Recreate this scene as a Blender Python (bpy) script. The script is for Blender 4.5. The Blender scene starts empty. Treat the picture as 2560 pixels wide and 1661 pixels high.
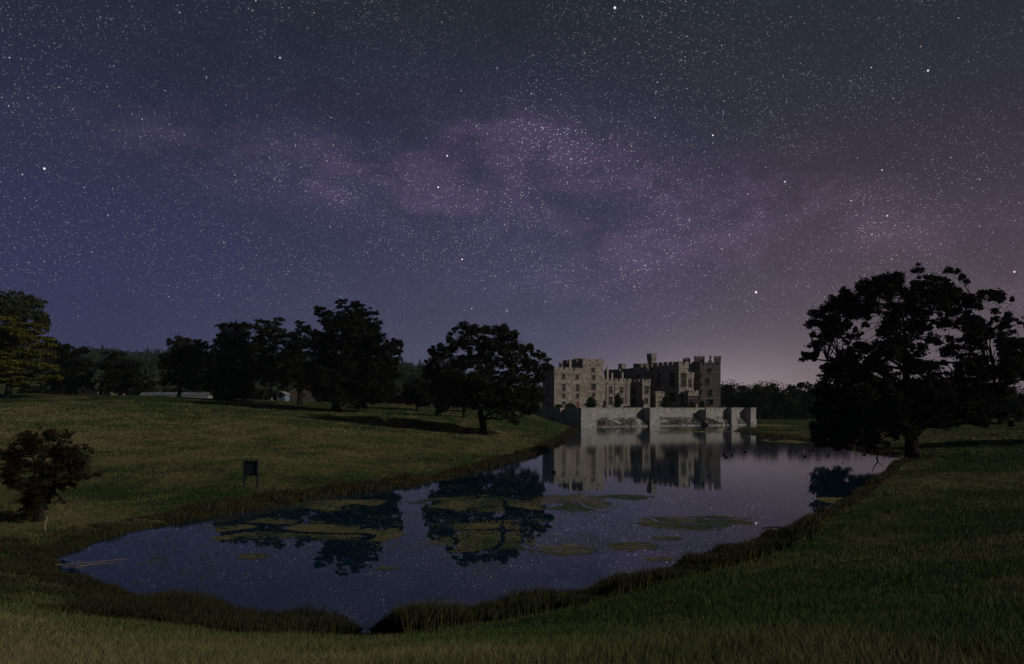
import bpy, math, random
import numpy as np
from mathutils import Vector
rng = np.random.default_rng(7); random.seed(7)
R = math.radians
S = bpy.context.scene
# ------------------------------------------------------------------ camera
CAMZ = 7.0; F = 1991.0; HX, HY = 1280.0, 1020.0      # focal length in photo pixels, horizon row
cam = bpy.data.cameras.new('camera'); cam.lens = 28; cam.sensor_width = 36
cam.shift_y = 0.074; cam.clip_end = 6000; cam.clip_start = 0.1
co = bpy.data.objects.new('camera', cam); S.collection.objects.link(co)
co.location = (0, 0, CAMZ); co.rotation_euler = (R(90), 0, 0); S.camera = co
S.view_settings.view_transform = 'Standard'; S.view_settings.look = 'None'
S.view_settings.exposure = 0; S.view_settings.gamma = 1
# ------------------------------------------------------------------ moonlight
SUN_D = Vector((-0.93, 0.36, 0)).normalized() * math.cos(R(26)) + Vector((0, 0, -math.sin(R(26))))
sl = bpy.data.lights.new('moon', 'SUN'); sl.energy = 1.6; sl.angle = R(0.6); sl.color = (1, 0.93, 0.84)
so = bpy.data.objects.new('moon', sl); S.collection.objects.link(so)
so.rotation_euler = SUN_D.to_track_quat('-Z', 'Y').to_euler(); so.location = (100, -50, 120)
# ------------------------------------------------------------------ night sky
W = bpy.data.worlds.new('World'); S.world = W; W.use_nodes = True
nt = W.node_tree; nt.nodes.clear()
def srgb(r, g, b):
    f = lambda c: (c/255/12.92) if c/255 <= 0.04045 else ((c/255+0.055)/1.055)**2.4
    return (f(r), f(g), f(b), 1)
class NT:
    def __init__(s, t): s.t = t
    def n(s, ty, **k):
        o = s.t.nodes.new(ty)
        for a, b in k.items(): setattr(o, a, b)
        return o
    def link(s, a, b): s.t.links.new(a, b)
    def put(s, sock, v):
        if isinstance(v, bpy.types.NodeSocket): s.link(v, sock)
        else: sock.default_value = v
    def m(s, op, a, b=0.0, c=0.0, clamp=False):
        o = s.n('ShaderNodeMath', operation=op); o.use_clamp = clamp
        s.put(o.inputs[0], a); s.put(o.inputs[1], b); s.put(o.inputs[2], c); return o.outputs[0]
    def mr(s, v, a, b, c=0.0, d=1.0, it='SMOOTHSTEP'):
        o = s.n('ShaderNodeMapRange', interpolation_type=it)
        for i, x in enumerate((v, a, b, c, d)): s.put(o.inputs[i], x)
        return o.outputs[0]
    def mix(s, f, a, b, bt='MIX'):
        o = s.n('ShaderNodeMix', data_type='RGBA', blend_type=bt)
        s.put(o.inputs[0], f); s.put(o.inputs[6], a); s.put(o.inputs[7], b); return o.outputs[2]
    def ramp(s, f, stops, it='B_SPLINE'):
        o = s.n('ShaderNodeValToRGB'); cr = o.color_ramp; cr.interpolation = it
        while len(cr.elements) < len(stops): cr.elements.new(0.5)
        for e, (p, c) in zip(cr.elements, stops): e.position = p; e.color = c
        s.put(o.inputs[0], f); return o.outputs[0]
    def noise(s, vec, sc, det=4, rough=0.5, dist=0.0):
        o = s.n('ShaderNodeTexNoise'); s.put(o.inputs['Scale'], sc); s.put(o.inputs['Detail'], det)
        s.put(o.inputs['Roughness'], rough); s.put(o.inputs['Distortion'], dist)
        if vec is not None: s.link(vec, o.inputs['Vector'])
        return o.outputs[0]
    def mapping(s, vec, sc=(1, 1, 1), loc=(0, 0, 0), rot=(0, 0, 0)):
        o = s.n('ShaderNodeMapping'); s.link(vec, o.inputs[0])
        o.inputs[1].default_value = loc; o.inputs[2].default_value = rot; o.inputs[3].default_value = sc
        return o.outputs[0]
g = NT(nt)
tc = g.n('ShaderNodeTexCoord').outputs['Generated']
sep = g.n('ShaderNodeSeparateXYZ'); g.link(tc, sep.inputs[0])
dx, dy, dz = sep.outputs
az = g.m('ARCTAN2', dx, dy); el = g.m('ARCSINE', g.m('MAXIMUM', dz, 0.0))
ef = g.m('DIVIDE', el, R(30), clamp=True)
left = g.ramp(ef, [(0, srgb(56,56,88)), (.2, srgb(51,54,86)), (.45, srgb(46,50,78)), (.7, srgb(38,42,60)), (1, srgb(31,36,47))])
mid = g.ramp(ef, [(0, srgb(90,87,108)), (.12, srgb(74,73,97)), (.35, srgb(55,56,82)), (.6, srgb(47,47,68)), (.8, srgb(38,42,54)), (1, srgb(31,37,46))])
right = g.ramp(ef, [(0, srgb(108,95,99)), (.15, srgb(90,80,88)), (.35, srgb(69,60,73)), (.55, srgb(54,50,62)), (.75, srgb(41,44,53)), (1, srgb(36,42,49))])
base = g.mix(g.mr(az, -.55, .02), left, mid); base = g.mix(g.mr(az, .0, .45), base, right)
# glow of a town low behind the castle
ga = g.m('DIVIDE', g.m('SUBTRACT', az, .25), .15); gb = g.m('DIVIDE', el, .062)
glow = g.m('EXPONENT', g.m('MULTIPLY', g.m('ADD', g.m('MULTIPLY', ga, ga), g.m('MULTIPLY', gb, gb)), -1.0))
base = g.mix(glow, base, srgb(122, 107, 104), 'ADD')
# milky way band
e0 = g.m('SUBTRACT', .275, g.m('MULTIPLY', az, .2))
be = g.m('DIVIDE', g.m('SUBTRACT', el, e0), .095)
band = g.m('EXPONENT', g.m('MULTIPLY', g.m('MULTIPLY', be, be), -1.0))
neb = g.noise(g.mapping(tc, (1, 1, 2.4)), 3.2, 7, .62, .6)
neb2 = g.noise(g.mapping(tc, (1, 1, 1.6), (3, 1, 7)), 6.5, 6, .6, .4)
fine = g.noise(g.mapping(tc, (1, 1, 1.5), (1, 4, 2)), 16, 9, .68, .5)
def blob(px, py, sx, sy, tilt=0.0):
    a0 = math.atan((px-HX)/F); e0_ = math.atan((HY-py)/F*math.cos(a0)); u_ = g.m('SUBTRACT', az, a0); v_ = g.m('SUBTRACT', el, e0_)
    v_ = g.m('ADD', v_, g.m('MULTIPLY', u_, tilt)); u_ = g.m('DIVIDE', u_, sx/F); v_ = g.m('DIVIDE', v_, sy/F)
    return g.m('EXPONENT', g.m('MULTIPLY', g.m('ADD', g.m('MULTIPLY', u_, u_), g.m('MULTIPLY', v_, v_)), -1.0))
def addall(l):
    r_ = l[0]
    for x_ in l[1:]: r_ = g.m('ADD', r_, x_)
    return r_
purple = addall([g.m('MULTIPLY', blob(*b_[1:]), b_[0]) for b_ in [(.9,1030,445,75,50,0), (1.2,1330,400,190,95,0), (.7,1560,430,130,80,0), (.6,880,440,180,60,.35), (.55,650,400,260,70,.1),(.6,1150,480,330,70,0),(.2,300,330,260,60,0),(.55,1900,520,260,90,.1),(.25,2300,560,240,80,.1), (.5,1250,330,220,60,0), (.45,1700,600,260,110,.2), (.35,1450,700,400,150,0)]])
dust = g.m('ADD', blob(1190, 420, 70, 45, 0), g.m('ADD', blob(940, 500, 200, 28, .45), g.m('ADD', blob(1420, 500, 240, 40, .15), blob(960, 310, 160, 45, .2))))
purple = g.m('MULTIPLY', purple, g.m('SUBTRACT', 1.0, g.m('MULTIPLY', dust, g.mr(neb, .35, .6, .3, .8), clamp=True), clamp=True))
nb = g.m('MULTIPLY', purple, g.m('MULTIPLY', g.mr(neb, .32, .64, .3, 1.1), g.mr(fine, .32, .68, .3, 1.7)))
base = g.mix(nb, base, (.036, .021, .042, 1), 'ADD')
pink = addall([g.m('MULTIPLY', blob(*b_[1:]), b_[0]) for b_ in [(1.0,1890,612,90,38,0), (.8,2360,600,110,35,.1), (.6,2190,600,60,30,0), (.6,2540,700,80,110,0), (.5,2010,470,140,60,0), (.4,1120,400,120,60,0)]])
base = g.mix(g.m('MULTIPLY', pink, g.mr(neb2, .35, .65, .3, 1.1)), base, (.022, .008, .013, 1), 'ADD')
base = g.mix(g.m('MULTIPLY', g.m('MULTIPLY', g.mr(neb2, .5, .32), .18), g.m('ADD', band, .25, clamp=True)), base, (.004, .004, .008, 1))
# stars, three populations
dens = g.m('MULTIPLY', g.m('ADD', .42, g.m('MULTIPLY', nb, .75)), g.mr(neb2, .3, .7, .45, 1.5))
def stars(scale, rad, powr, gain, use_dens, seed):
    v = g.n('ShaderNodeTexVoronoi'); v.inputs['Scale'].default_value = scale
    g.link(g.mapping(tc, (1, 1, 1), (seed, seed*.7, seed*1.3)), v.inputs['Vector'])
    sp = g.n('ShaderNodeSeparateColor'); g.link(v.outputs['Color'], sp.inputs[0])
    s_ = g.mr(v.outputs['Distance'], rad, rad*.15)
    b = g.m('MULTIPLY', g.m('MULTIPLY', s_, g.m('POWER', sp.outputs[0], powr)), gain)
    if use_dens: b = g.m('MULTIPLY', b, dens)
    b = g.m('MULTIPLY', b, g.mr(el, .0, .16, .22, 1.0))
    tint = g.mix(sp.outputs[1], (.62, .78, 1, 1), (1, .84, .76, 1))
    return b, tint
out = base
for a in [(460, .32, 1.8, .68, True, 0.0), (240, .17, 3.5, 1.3, True, 5.0), (120, .085, 4.5, 1.5, False, 9.0), (34, .034, 3.5, 3.0, False, 17.0)]:
    b, tint = stars(*a)
    out = g.mix(1.0, out, g.mix(g.m('MINIMUM', b, 6.0), (0, 0, 0, 1), tint), 'ADD') if False else out
    sc = g.n('ShaderNodeVectorMath', operation='SCALE'); g.link(tint, sc.inputs[0]); g.link(b, sc.inputs[3])
    ad = g.n('ShaderNodeVectorMath', operation='ADD'); g.link(out, ad.inputs[0]); g.link(sc.outputs[0], ad.inputs[1])
    out = ad.outputs[0]
for bx_, by_, bs_, bc_ in [(1537,20,2.0,(1.6,1.7,2.2)),(1890,731,1.7,(2.0,1.8,1.7)),(1118,390,1.5,(1.4,1.2,1.4)),(111,422,1.7,(1.5,1.6,2.0)),(700,145,1.4,(1.0,1.1,1.4)),(2320,177,1.5,(1.3,1.4,1.5)),(1962,455,1.4,(1.0,1.1,1.3)),(2218,540,1.3,(1.0,1.1,1.3)),(2536,680,1.5,(1.5,1.1,1.0))]:
    sc = g.n('ShaderNodeVectorMath', operation='SCALE'); sc.inputs[0].default_value = bc_; g.link(blob(bx_, by_, bs_, bs_), sc.inputs[3])
    ad = g.n('ShaderNodeVectorMath', operation='ADD'); g.link(out, ad.inputs[0]); g.link(sc.outputs[0], ad.inputs[1]); out = ad.outputs[0]
bg = g.n('ShaderNodeBackground'); g.link(out, bg.inputs[0]); bg.inputs[1].default_value = 1.0
wo = g.n('ShaderNodeOutputWorld'); g.link(bg.outputs[0], wo.inputs[0])
W.cycles.sampling_method = 'MANUAL'; W.cycles.sample_map_resolution = 512
# ------------------------------------------------------------------ helpers
COL = S.collection
def tag(o, label=None, cat=None, group=None, kind=None):
    if label: o['label'] = label
    if cat: o['category'] = cat
    if group: o['group'] = group
    if kind: o['kind'] = kind
    return o
def empty(name, loc, label, cat, group=None):
    o = bpy.data.objects.new(name, None); COL.objects.link(o); o.location = loc
    o.empty_display_size = .5
    return tag(o, label, cat, group)
def W3(px, py, D): return np.array([(px-HX)/F*D, D, CAMZ-(py-HY)/F*D])
def G0(px, py): D = F*CAMZ/(py-HY); return ((px-HX)/F*D, D)
def np_mesh(name, V, Q, mats, parent=None, loc=(0, 0, 0), smooth=False, mi=None, cols=None):
    """V n*3, Q m*k (k=3 or 4) -> one mesh object; V in world, stored relative to loc"""
    V = np.asarray(V, dtype=np.float32) - np.array(loc, dtype=np.float32); Q = np.asarray(Q, dtype=np.int32)
    me = bpy.data.meshes.new(name); k = Q.shape[1]
    me.vertices.add(len(V)); me.vertices.foreach_set('co', V.ravel())
    me.loops.add(Q.size); me.loops.foreach_set('vertex_index', Q.ravel())
    me.polygons.add(len(Q)); me.polygons.foreach_set('loop_start', np.arange(0, Q.size, k, dtype=np.int32))
    if smooth: me.polygons.foreach_set('use_smooth', np.ones(len(Q), dtype=bool))
    if mi is not None: me.polygons.foreach_set('material_index', np.asarray(mi, dtype=np.int32))
    if cols is not None:
        a = me.color_attributes.new('tint', 'FLOAT_COLOR', 'POINT')
        c = np.ones((len(V), 4), dtype=np.float32); c[:, :3] = cols; a.data.foreach_set('color', c.ravel())
    me.update(calc_edges=True)
    for m in (mats if isinstance(mats, (list, tuple)) else [mats]): me.materials.append(m)
    o = bpy.data.objects.new(name, me); COL.objects.link(o)
    if parent is not None: o.parent = parent
    else: o.location = loc
    return o
class MB:
    """collects polygons in python lists"""
    def __init__(s): s.v = []; s.f = []; s.mi = []
    def quad(s, *p, m=0):
        i = len(s.v); s.v += [tuple(q) for q in p]; s.f.append(tuple(range(i, i+len(p)))); s.mi.append(m)
    def box(s, o, a, b, c, m=0):
        """o corner, a b c edge vectors (right handed)"""
        o, a, b, c = [np.array(x, dtype=float) for x in (o, a, b, c)]
        P = [o, o+a, o+a+b, o+b, o+c, o+a+c, o+a+b+c, o+b+c]; i = len(s.v); s.v += [tuple(p) for p in P]
        for q in ((0,3,2,1), (4,5,6,7), (0,1,5,4), (1,2,6,5), (2,3,7,6), (3,0,4,7)):
            s.f.append(tuple(i+k for k in q)); s.mi.append(m)
    def tube(s, pts, rad, n=6, m=0, cap=True):
        pts = [np.array(p, dtype=float) for p in pts]; i0 = len(s.v)
        for k, p in enumerate(pts):
            t = pts[min(k+1, len(pts)-1)]-pts[max(k-1, 0)]; t /= (np.linalg.norm(t)+1e-9)
            a = np.cross(t, (0.31, 0.2, 1) if abs(t[2]) < .9 else (1, 0.1, 0)); a /= np.linalg.norm(a); b = np.cross(t, a)
            for j in range(n):
                th = 2*math.pi*j/n; s.v.append(tuple(p+rad[k]*(math.cos(th)*a+math.sin(th)*b)))
        for k in range(len(pts)-1):
            for j in range(n):
                s.f.append((i0+k*n+j, i0+k*n+(j+1) % n, i0+(k+1)*n+(j+1) % n, i0+(k+1)*n+j)); s.mi.append(m)
        if cap:
            s.f.append(tuple(i0+(len(pts)-1)*n+j for j in range(n))); s.mi.append(m)
            s.f.append(tuple(i0+j for j in reversed(range(n)))); s.mi.append(m)
    def build(s, name, mats, parent=None, loc=(0, 0, 0), smooth=False):
        me = bpy.data.meshes.new(name)
        me.from_pydata([(x-loc[0], y-loc[1], z-loc[2]) for x, y, z in s.v], [], s.f)
        for m in (mats if isinstance(mats, (list, tuple)) else [mats]): me.materials.append(m)
        me.polygons.foreach_set('material_index', s.mi)
        if smooth: me.polygons.foreach_set('use_smooth', [True]*len(s.f))
        me.update(); o = bpy.data.objects.new(name, me); COL.objects.link(o)
        if parent is not None: o.parent = parent
        else: o.location = loc
        return o
def mat(name, fn, rough=.9, spec=.2):
    m = bpy.data.materials.new(name); m.use_nodes = True; t = NT(m.node_tree)
    bs = m.node_tree.nodes['Principled BSDF']; bs.inputs['Roughness'].default_value = rough
    bs.inputs['Specular IOR Level'].default_value = spec
    r = fn(t, bs)
    if r is not None: t.put(bs.inputs['Base Color'], r)
    return m
def bump(t, bs, h, st=.5, dist=.1):
    b = t.n('ShaderNodeBump'); t.put(b.inputs['Strength'], st); t.put(b.inputs['Distance'], dist)
    t.link(h, b.inputs['Height']); t.link(b.outputs[0], bs.inputs['Normal'])
def pos(t): return t.n('ShaderNodeNewGeometry').outputs['Position']
def plain(c, var=.25, sc=3.0):
    def fn(t, bs):
        n = t.noise(pos(t), sc, 4)
        return t.mix(t.mr(n, .3, .7), tuple(x*(1-var) for x in c)+(1,), tuple(x*(1+var) for x in c)+(1,))
    return fn
def leaf_mat(name, ca, cb, sc=.35, trans=.15):
    def fn(t, bs):
        n = t.noise(pos(t), sc, 5, .6); oi = t.n('ShaderNodeNewGeometry').outputs['Random Per Island']
        c = t.mix(t.mr(n, .38, .62), ca+(1,), cb+(1,))
        c = t.mix(t.m('MULTIPLY', oi, .5), c, t.mix(.5, (0, 0, 0, 1), ca+(1,)))
        return c
    return mat(name, fn, .85, .12)
# ------------------------------------------------------------------ terrain function
NEAR = [(122,1398),(176,1446),(300,1487),(450,1525),(650,1552),(800,1568),(915,1580),(1000,1566),(1150,1548),(1300,1524),(1450,1488),(1600,1448),
        (1750,1408),(1850,1378),(1960,1335),(2050,1290),(2130,1245),(2190,1200),(2235,1165),(2258,1148)]
FAR = [(2235,1139),(2150,1126),(2065,1112),(1990,1101),(1900,1090),(1838,1078),(1850,1070),(1960,1067),(2010,1063.5),(1960,1061.5),(1890,1060.5)]
LEFT = [(1447,1074),(1441,1084),(1410,1105),(1334,1140),(1240,1166),(1140,1193),(1050,1210),(968,1222),(850,1240),(690,1266),(600,1279),(430,1310),(300,1334),(215,1362)]
poly = [G0(*p) for p in NEAR+FAR] + [(82, 345), (20, 318)] + [G0(*p) for p in LEFT]
poly = np.array(poly)
def sdist(X, Y):
    """signed distance to the pond outline, positive on land"""
    X = np.asarray(X, float); Y = np.asarray(Y, float); d = np.full(X.shape, 1e9); ins = np.zeros(X.shape, bool)
    n = len(poly)
    for i in range(n):
        ax, ay = poly[i]; bx, by = poly[(i+1) % n]; ex, ey = bx-ax, by-ay
        t = np.clip(((X-ax)*ex+(Y-ay)*ey)/(ex*ex+ey*ey), 0, 1)
        d = np.minimum(d, np.hypot(X-ax-t*ex, Y-ay-t*ey))
        c = ((ay > Y) != (by > Y)); xi = ax+(Y-ay)/(ey if abs(ey) > 1e-9 else 1e-9)*ex
        ins ^= c & (X < xi)
    return np.where(ins, -d, d)
ctrl = [  # photo x, photo y, distance
 (0,1400,33),(0,1525,20),(0,1300,46),(0,1200,66),(0,1100,110),(0,1045,150),(0,1008,190),(0,984,225),(-300,984,225),(-300,1100,100),(-400,1300,45),
 (300,1560,18),(640,1588,20),(900,1596,21),(1200,1588,20),(1500,1560,20),(640,1640,12),(1200,1640,12),(100,1600,12),(640,1665,7),(1280,1665,7),(1900,1650,7),(300,1250,60),(300,1180,80),(300,1100,115),(300,1040,160),(300,1008,195),(300,988,230),
 (640,1213,61),(640,1150,82),(640,1080,130),(640,1035,175),(640,1015,205),(640,1003,228),
 (900,1170,86),(900,1100,125),(900,1055,165),(860,1030,195),(900,1012,232),
 (1207,1087,160),(1161,1046,186),(1250,1118,138),(1080,1110,130),(1050,1028,212),(1200,1022,235),(1330,1035,235),(1390,1054,262),(1340,1080,190),
 (1500,1540,22),(1500,1600,11),(1800,1450,27),(1800,1560,12),(2000,1400,34),(2000,1480,20),(2000,1570,10),
 (2200,1280,52),(2200,1350,38),(2200,1450,20),(2560,1560,9),(2560,1450,16.5),(2560,1350,27),(2560,1260,45),(2560,1180,70),(2560,1125,100),(2400,1130,98),(2350,1180,78),(2900,1120,100),(2900,1250,45),
 (2300,1138,110),(2420,1100,130),(2560,1090,150),(2400,1078,175),(2560,1072,190),(2350,1062,260),(2560,1060,260),(2900,1060,220),
 (2250,1095,170),(2100,1080,200),(1950,1078,235),(2050,1066,270),(1950,1052,350),(2060,1052,340),(1850,1049,420),(2100,1047,430),(2300,1050,430),(2560,1050,430),
 (1650,1030,520),(1900,1030,650),(2500,1000,900),(2200,1015,900),(1900,1018,1000),
 (0,1000,300),(300,1000,300),(640,1006,300),(900,1012,300),(1100,1014,300),
 (0,985,420),(300,985,420),(640,995,420),(1000,1005,420),(0,925,700),(300,928,700),(600,935,700),(1030,955,700),(-600,900,700),
 (100,898,980),(450,906,980),(700,916,980),(1030,938,1000),(1400,975,1100),(-600,880,980),(100,915,1500),(1000,945,1500),(2500,1005,1500),(1800,1018,1600)]
cp = [tuple(W3(*c)) for c in ctrl]
cp += [(0,0,5.4),(0,5,5.35),(-15,5,5.2),(15,5,5.6),(0,-20,6.5),(-40,-20,6),(40,-20,7.5),(0,-200,8),(-300,0,10),(300,0,14),(-600,-200,20),(600,-200,20)]
for i in range(0, len(poly)):
    a = poly[i]; b = poly[(i+1) % len(poly)]; L = np.hypot(*(b-a)); k = max(1, min(4, int(L/9)))
    for j in range(k): q = a+(b-a)*j/k; cp.append((q[0], q[1], 0.1))
cp = np.array(cp); n_ = len(cp); C2 = 36.0
def phi(dx, dy): return np.sqrt(dx*dx+dy*dy+C2)
A = np.zeros((n_+3, n_+3)); A[:n_, :n_] = phi(cp[:, None, 0]-cp[None, :, 0], cp[:, None, 1]-cp[None, :, 1]) - np.eye(n_)*.4
A[:n_, n_] = 1; A[:n_, n_+1] = cp[:, 0]; A[:n_, n_+2] = cp[:, 1]; A[n_:, :n_] = A[:n_, n_:].T
wts = np.linalg.solve(A, np.concatenate([cp[:, 2], [0, 0, 0]]))
def vnoise(X, Y, s, seed=0):
    X = X/s+seed*17.3; Y = Y/s+seed*5.1; xi = np.floor(X).astype(np.int64); yi = np.floor(Y).astype(np.int64)
    fx = X-xi; fy = Y-yi; fx = fx*fx*(3-2*fx); fy = fy*fy*(3-2*fy)
    def h(a, b):
        q = (a*374761393+b*668265263+seed*974711) & 0x7fffffff; q = ((q ^ (q >> 13))*1274126177) & 0x7fffffff
        return (q ^ (q >> 16)) / 0x7fffffff
    return (h(xi, yi)*(1-fx)+h(xi+1, yi)*fx)*(1-fy)+(h(xi, yi+1)*(1-fx)+h(xi+1, yi+1)*fx)*fy
def zt(X, Y):
    X = np.atleast_1d(np.asarray(X, float)); Y = np.atleast_1d(np.asarray(Y, float)); out = np.zeros(X.shape)
    sh = X.shape; X = X.ravel(); Y = Y.ravel(); out = np.zeros(X.shape)
    for i in range(0, len(X), 20000):
        x = X[i:i+20000]; y = Y[i:i+20000]
        out[i:i+20000] = phi(x[:, None]-cp[None, :, 0], y[:, None]-cp[None, :, 1]) @ wts[:n_] + wts[n_]+wts[n_+1]*x+wts[n_+2]*y
    sd = sdist(X, Y); r = np.hypot(X, Y)
    out += (vnoise(X, Y, 3.1, 1)-.5)*.16*np.clip(sd/3, 0, 1) + (vnoise(X, Y, 11, 2)-.5)*.35*np.clip((r-25)/30, 0, 1)*np.clip(sd/6, 0, 1)
    w = np.clip(sd/4, 0, 1); w = w*w*(3-2*w)
    land = np.maximum(out*w+.10*np.clip(sd, 0, 4)*(1-w), .035*np.clip(sd, 0, 1)+.02)
    return np.where(sd > 0, land, -np.clip(-sd*.4, 0, 1.6)).reshape(sh)
def zt1(x, y): return float(zt([x], [y])[0])
# ------------------------------------------------------------------ materials
def grass_fn(t, bs):
    p = pos(t)
    n1 = t.noise(t.mapping(p, (1, .45, 1)), .16, 6, .65, .4); n2 = t.noise(t.mapping(p, (1, .5, 1)), 1.3, 6, .7); n3 = t.noise(p, 9, 3, .6)
    big = t.noise(p, .018, 3, .5)
    f = t.mr(t.m('ADD', t.m('MULTIPLY', n1, .6), t.m('MULTIPLY', n2, .4)), .42, .60)
    dr = t.n('ShaderNodeAttribute', attribute_name='tint').outputs['Fac']
    c = t.mix(t.mr(t.m('ADD', dr, t.m('MULTIPLY', t.m('SUBTRACT', f, .5), .7)), 0, 1, 0, 1, 'LINEAR'), (.028, .050, .012, 1), (.185, .155, .076, 1))
    c = t.mix(t.mr(n3, .35, .7, 0, .45), c, (.015, .018, .006, 1))
    bump(t, bs, n2, .9, .5); return c
def dryness(X, Y):
    sd = sdist(X, Y); n = vnoise(X, Y, 7, 41)*.45+vnoise(X, Y, 2.3, 42)*.35+vnoise(X, Y, 24, 43)*.4
    lf = np.clip((20-X)/20, 0, 1)
    b = .25+lf*(.36*np.exp(-((Y-135)/50.)**2)-.18*np.exp(-((sd-3)/9)**2))+.45*np.clip((26-Y)/10, 0, 1)*np.clip((9-X)/10, 0, 1)+.22*np.clip((15-Y)/8, 0, 1)
    b = np.where(Y > 205, .12, b)
    return np.clip(b+(n-.6)*1.35, 0, 1)
M = {}
M['grass'] = mat('meadow grass', grass_fn, .95, .05)
def blade_fn(t, bs):
    a = t.n('ShaderNodeAttribute', attribute_name='tint'); return a.outputs['Color']
M['blade'] = mat('grass blades', blade_fn, .8, .15)
def stone_fn(ca, cb, cc, sc=1.0, dark=.75):
    def fn(t, bs):
        p = pos(t)
        v = t.n('ShaderNodeTexVoronoi'); v.inputs['Scale'].default_value = 1.05*sc; t.link(t.mapping(p, (1, 1, 1.9)), v.inputs['Vector'])
        sp = t.n('ShaderNodeSeparateColor'); t.link(v.outputs['Color'], sp.inputs[0])
        n = t.noise(p, .30, 6, .7); n2 = t.noise(p, .8, 5, .75)
        c = t.mix(t.mr(n, .38, .62), ca+(1,), cb+(1,))
        c = t.mix(t.mr(sp.outputs[0], .1, .95, 0, .95, 'LINEAR'), c, cc+(1,))
        c = t.mix(t.mr(n2, .5, .72, 0, dark), c, tuple(x*.3 for x in ca)+(1,))
        st = t.noise(t.mapping(p, (1.2, 1.2, .12)), .8, 4, .6)
        c = t.mix(t.mr(st, .52, .75, 0, .35), c, tuple(x*.35 for x in ca)+(1,))
        bump(t, bs, sp.outputs[1], .5, .12); return c
    return fn
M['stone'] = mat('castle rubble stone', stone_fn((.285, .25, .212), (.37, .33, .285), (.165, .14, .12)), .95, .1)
M['trim'] = mat('dressed stone', stone_fn((.40, .36, .31), (.46, .42, .37), (.32, .29, .25), 1, .2), .95, .1)
M['wallstone'] = mat('moat wall stone', stone_fn((.33, .32, .30), (.42, .405, .385), (.24, .23, .22), 1.3, .5), .95, .1)
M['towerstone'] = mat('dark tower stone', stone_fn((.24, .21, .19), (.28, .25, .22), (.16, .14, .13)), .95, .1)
M['roof'] = mat('lead roof', plain((.08, .08, .085)), .8, .3)
M['glass'] = mat('window glass', plain((.005, .006, .009), .1), .6, .12)
M['reddoor'] = mat('red painted door', plain((.16, .035, .02)), .7, .3)
M['iron'] = mat('black iron', plain((.02, .02, .02)), .7, .3)
M['bark'] = mat('bark', lambda t, bs: (bump(t, bs, t.noise(t.mapping(pos(t), (1, 1, .2)), 6, 5), .8, .08), t.mix(t.mr(t.noise(t.mapping(pos(t), (1, 1, .3)), 2.5, 5), .35, .65), (.010, .008, .006, 1), (.026, .022, .017, 1)))[1], .95, .1)
M['palebark'] = mat('pale bark', plain((.17, .14, .11), .4), .95, .1)
M['leaf'] = leaf_mat('oak leaves', (.016, .021, .008), (.034, .036, .013))
M['leafd'] = leaf_mat('dark sycamore leaves', (.009, .012, .006), (.016, .020, .009))
M['leafgold'] = leaf_mat('golden leaves', (.050, .062, .008), (.125, .115, .010), .16)
M['leafwil'] = leaf_mat('willow leaves', (.03, .04, .016), (.05, .06, .022))
M['leafhaw'] = leaf_mat('hawthorn leaves', (.011, .012, .005), (.038, .026, .009), 2.0)
M['leafbush'] = leaf_mat('evergreen leaves', (.018, .035, .014), (.035, .06, .02), .8)
M['leafwood'] = leaf_mat('woodland leaves', (.024, .036, .022), (.042, .050, .028), .06)
M['scrub'] = leaf_mat('grey scrub', (.13, .13, .11), (.40, .38, .35), .25)
def rough_y(t, bs, p):
    sx_ = t.n('ShaderNodeSeparateXYZ'); t.link(p, sx_.inputs[0]); t.put(bs.inputs['Roughness'], t.mr(sx_.outputs[1], 45, 105, .006, .060))
def water_fn(t, bs):
    p = pos(t); bs.inputs['IOR'].default_value = 1.33
    n = t.noise(t.mapping(p, (1, .55, 1)), 1.3, 3, .5); n2 = t.noise(t.mapping(p, (1, .35, 1)), .12, 3, .5)
    bump(t, bs, t.m('MULTIPLY', n, t.mr(n2, .35, .7, .3, 1.0)), .22, .006)
    rough_y(t, bs, p)
    return (.004, .021, .040, 1)
M['water'] = mat('pond water', water_fn, 0.006, .5)
def alg_fn(t, bs):
    p = pos(t); n = t.noise(t.mapping(p, (1, .4, 1)), .35, 5, .6); n2 = t.noise(p, 3, 4, .6)
    c = t.mix(t.mr(n, .40, .62), (.055, .074, .030, 1), (.170, .150, .062, 1))
    return t.mix(t.mr(n2, .4, .7, 0, .6), c, (.03, .036, .02, 1))
M['algae'] = mat('pond algae', alg_fn, .8, .2)
M['algaeY'] = mat('yellow pond algae', plain((.20, .18, .055), .35, .6), .8, .2)
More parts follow.
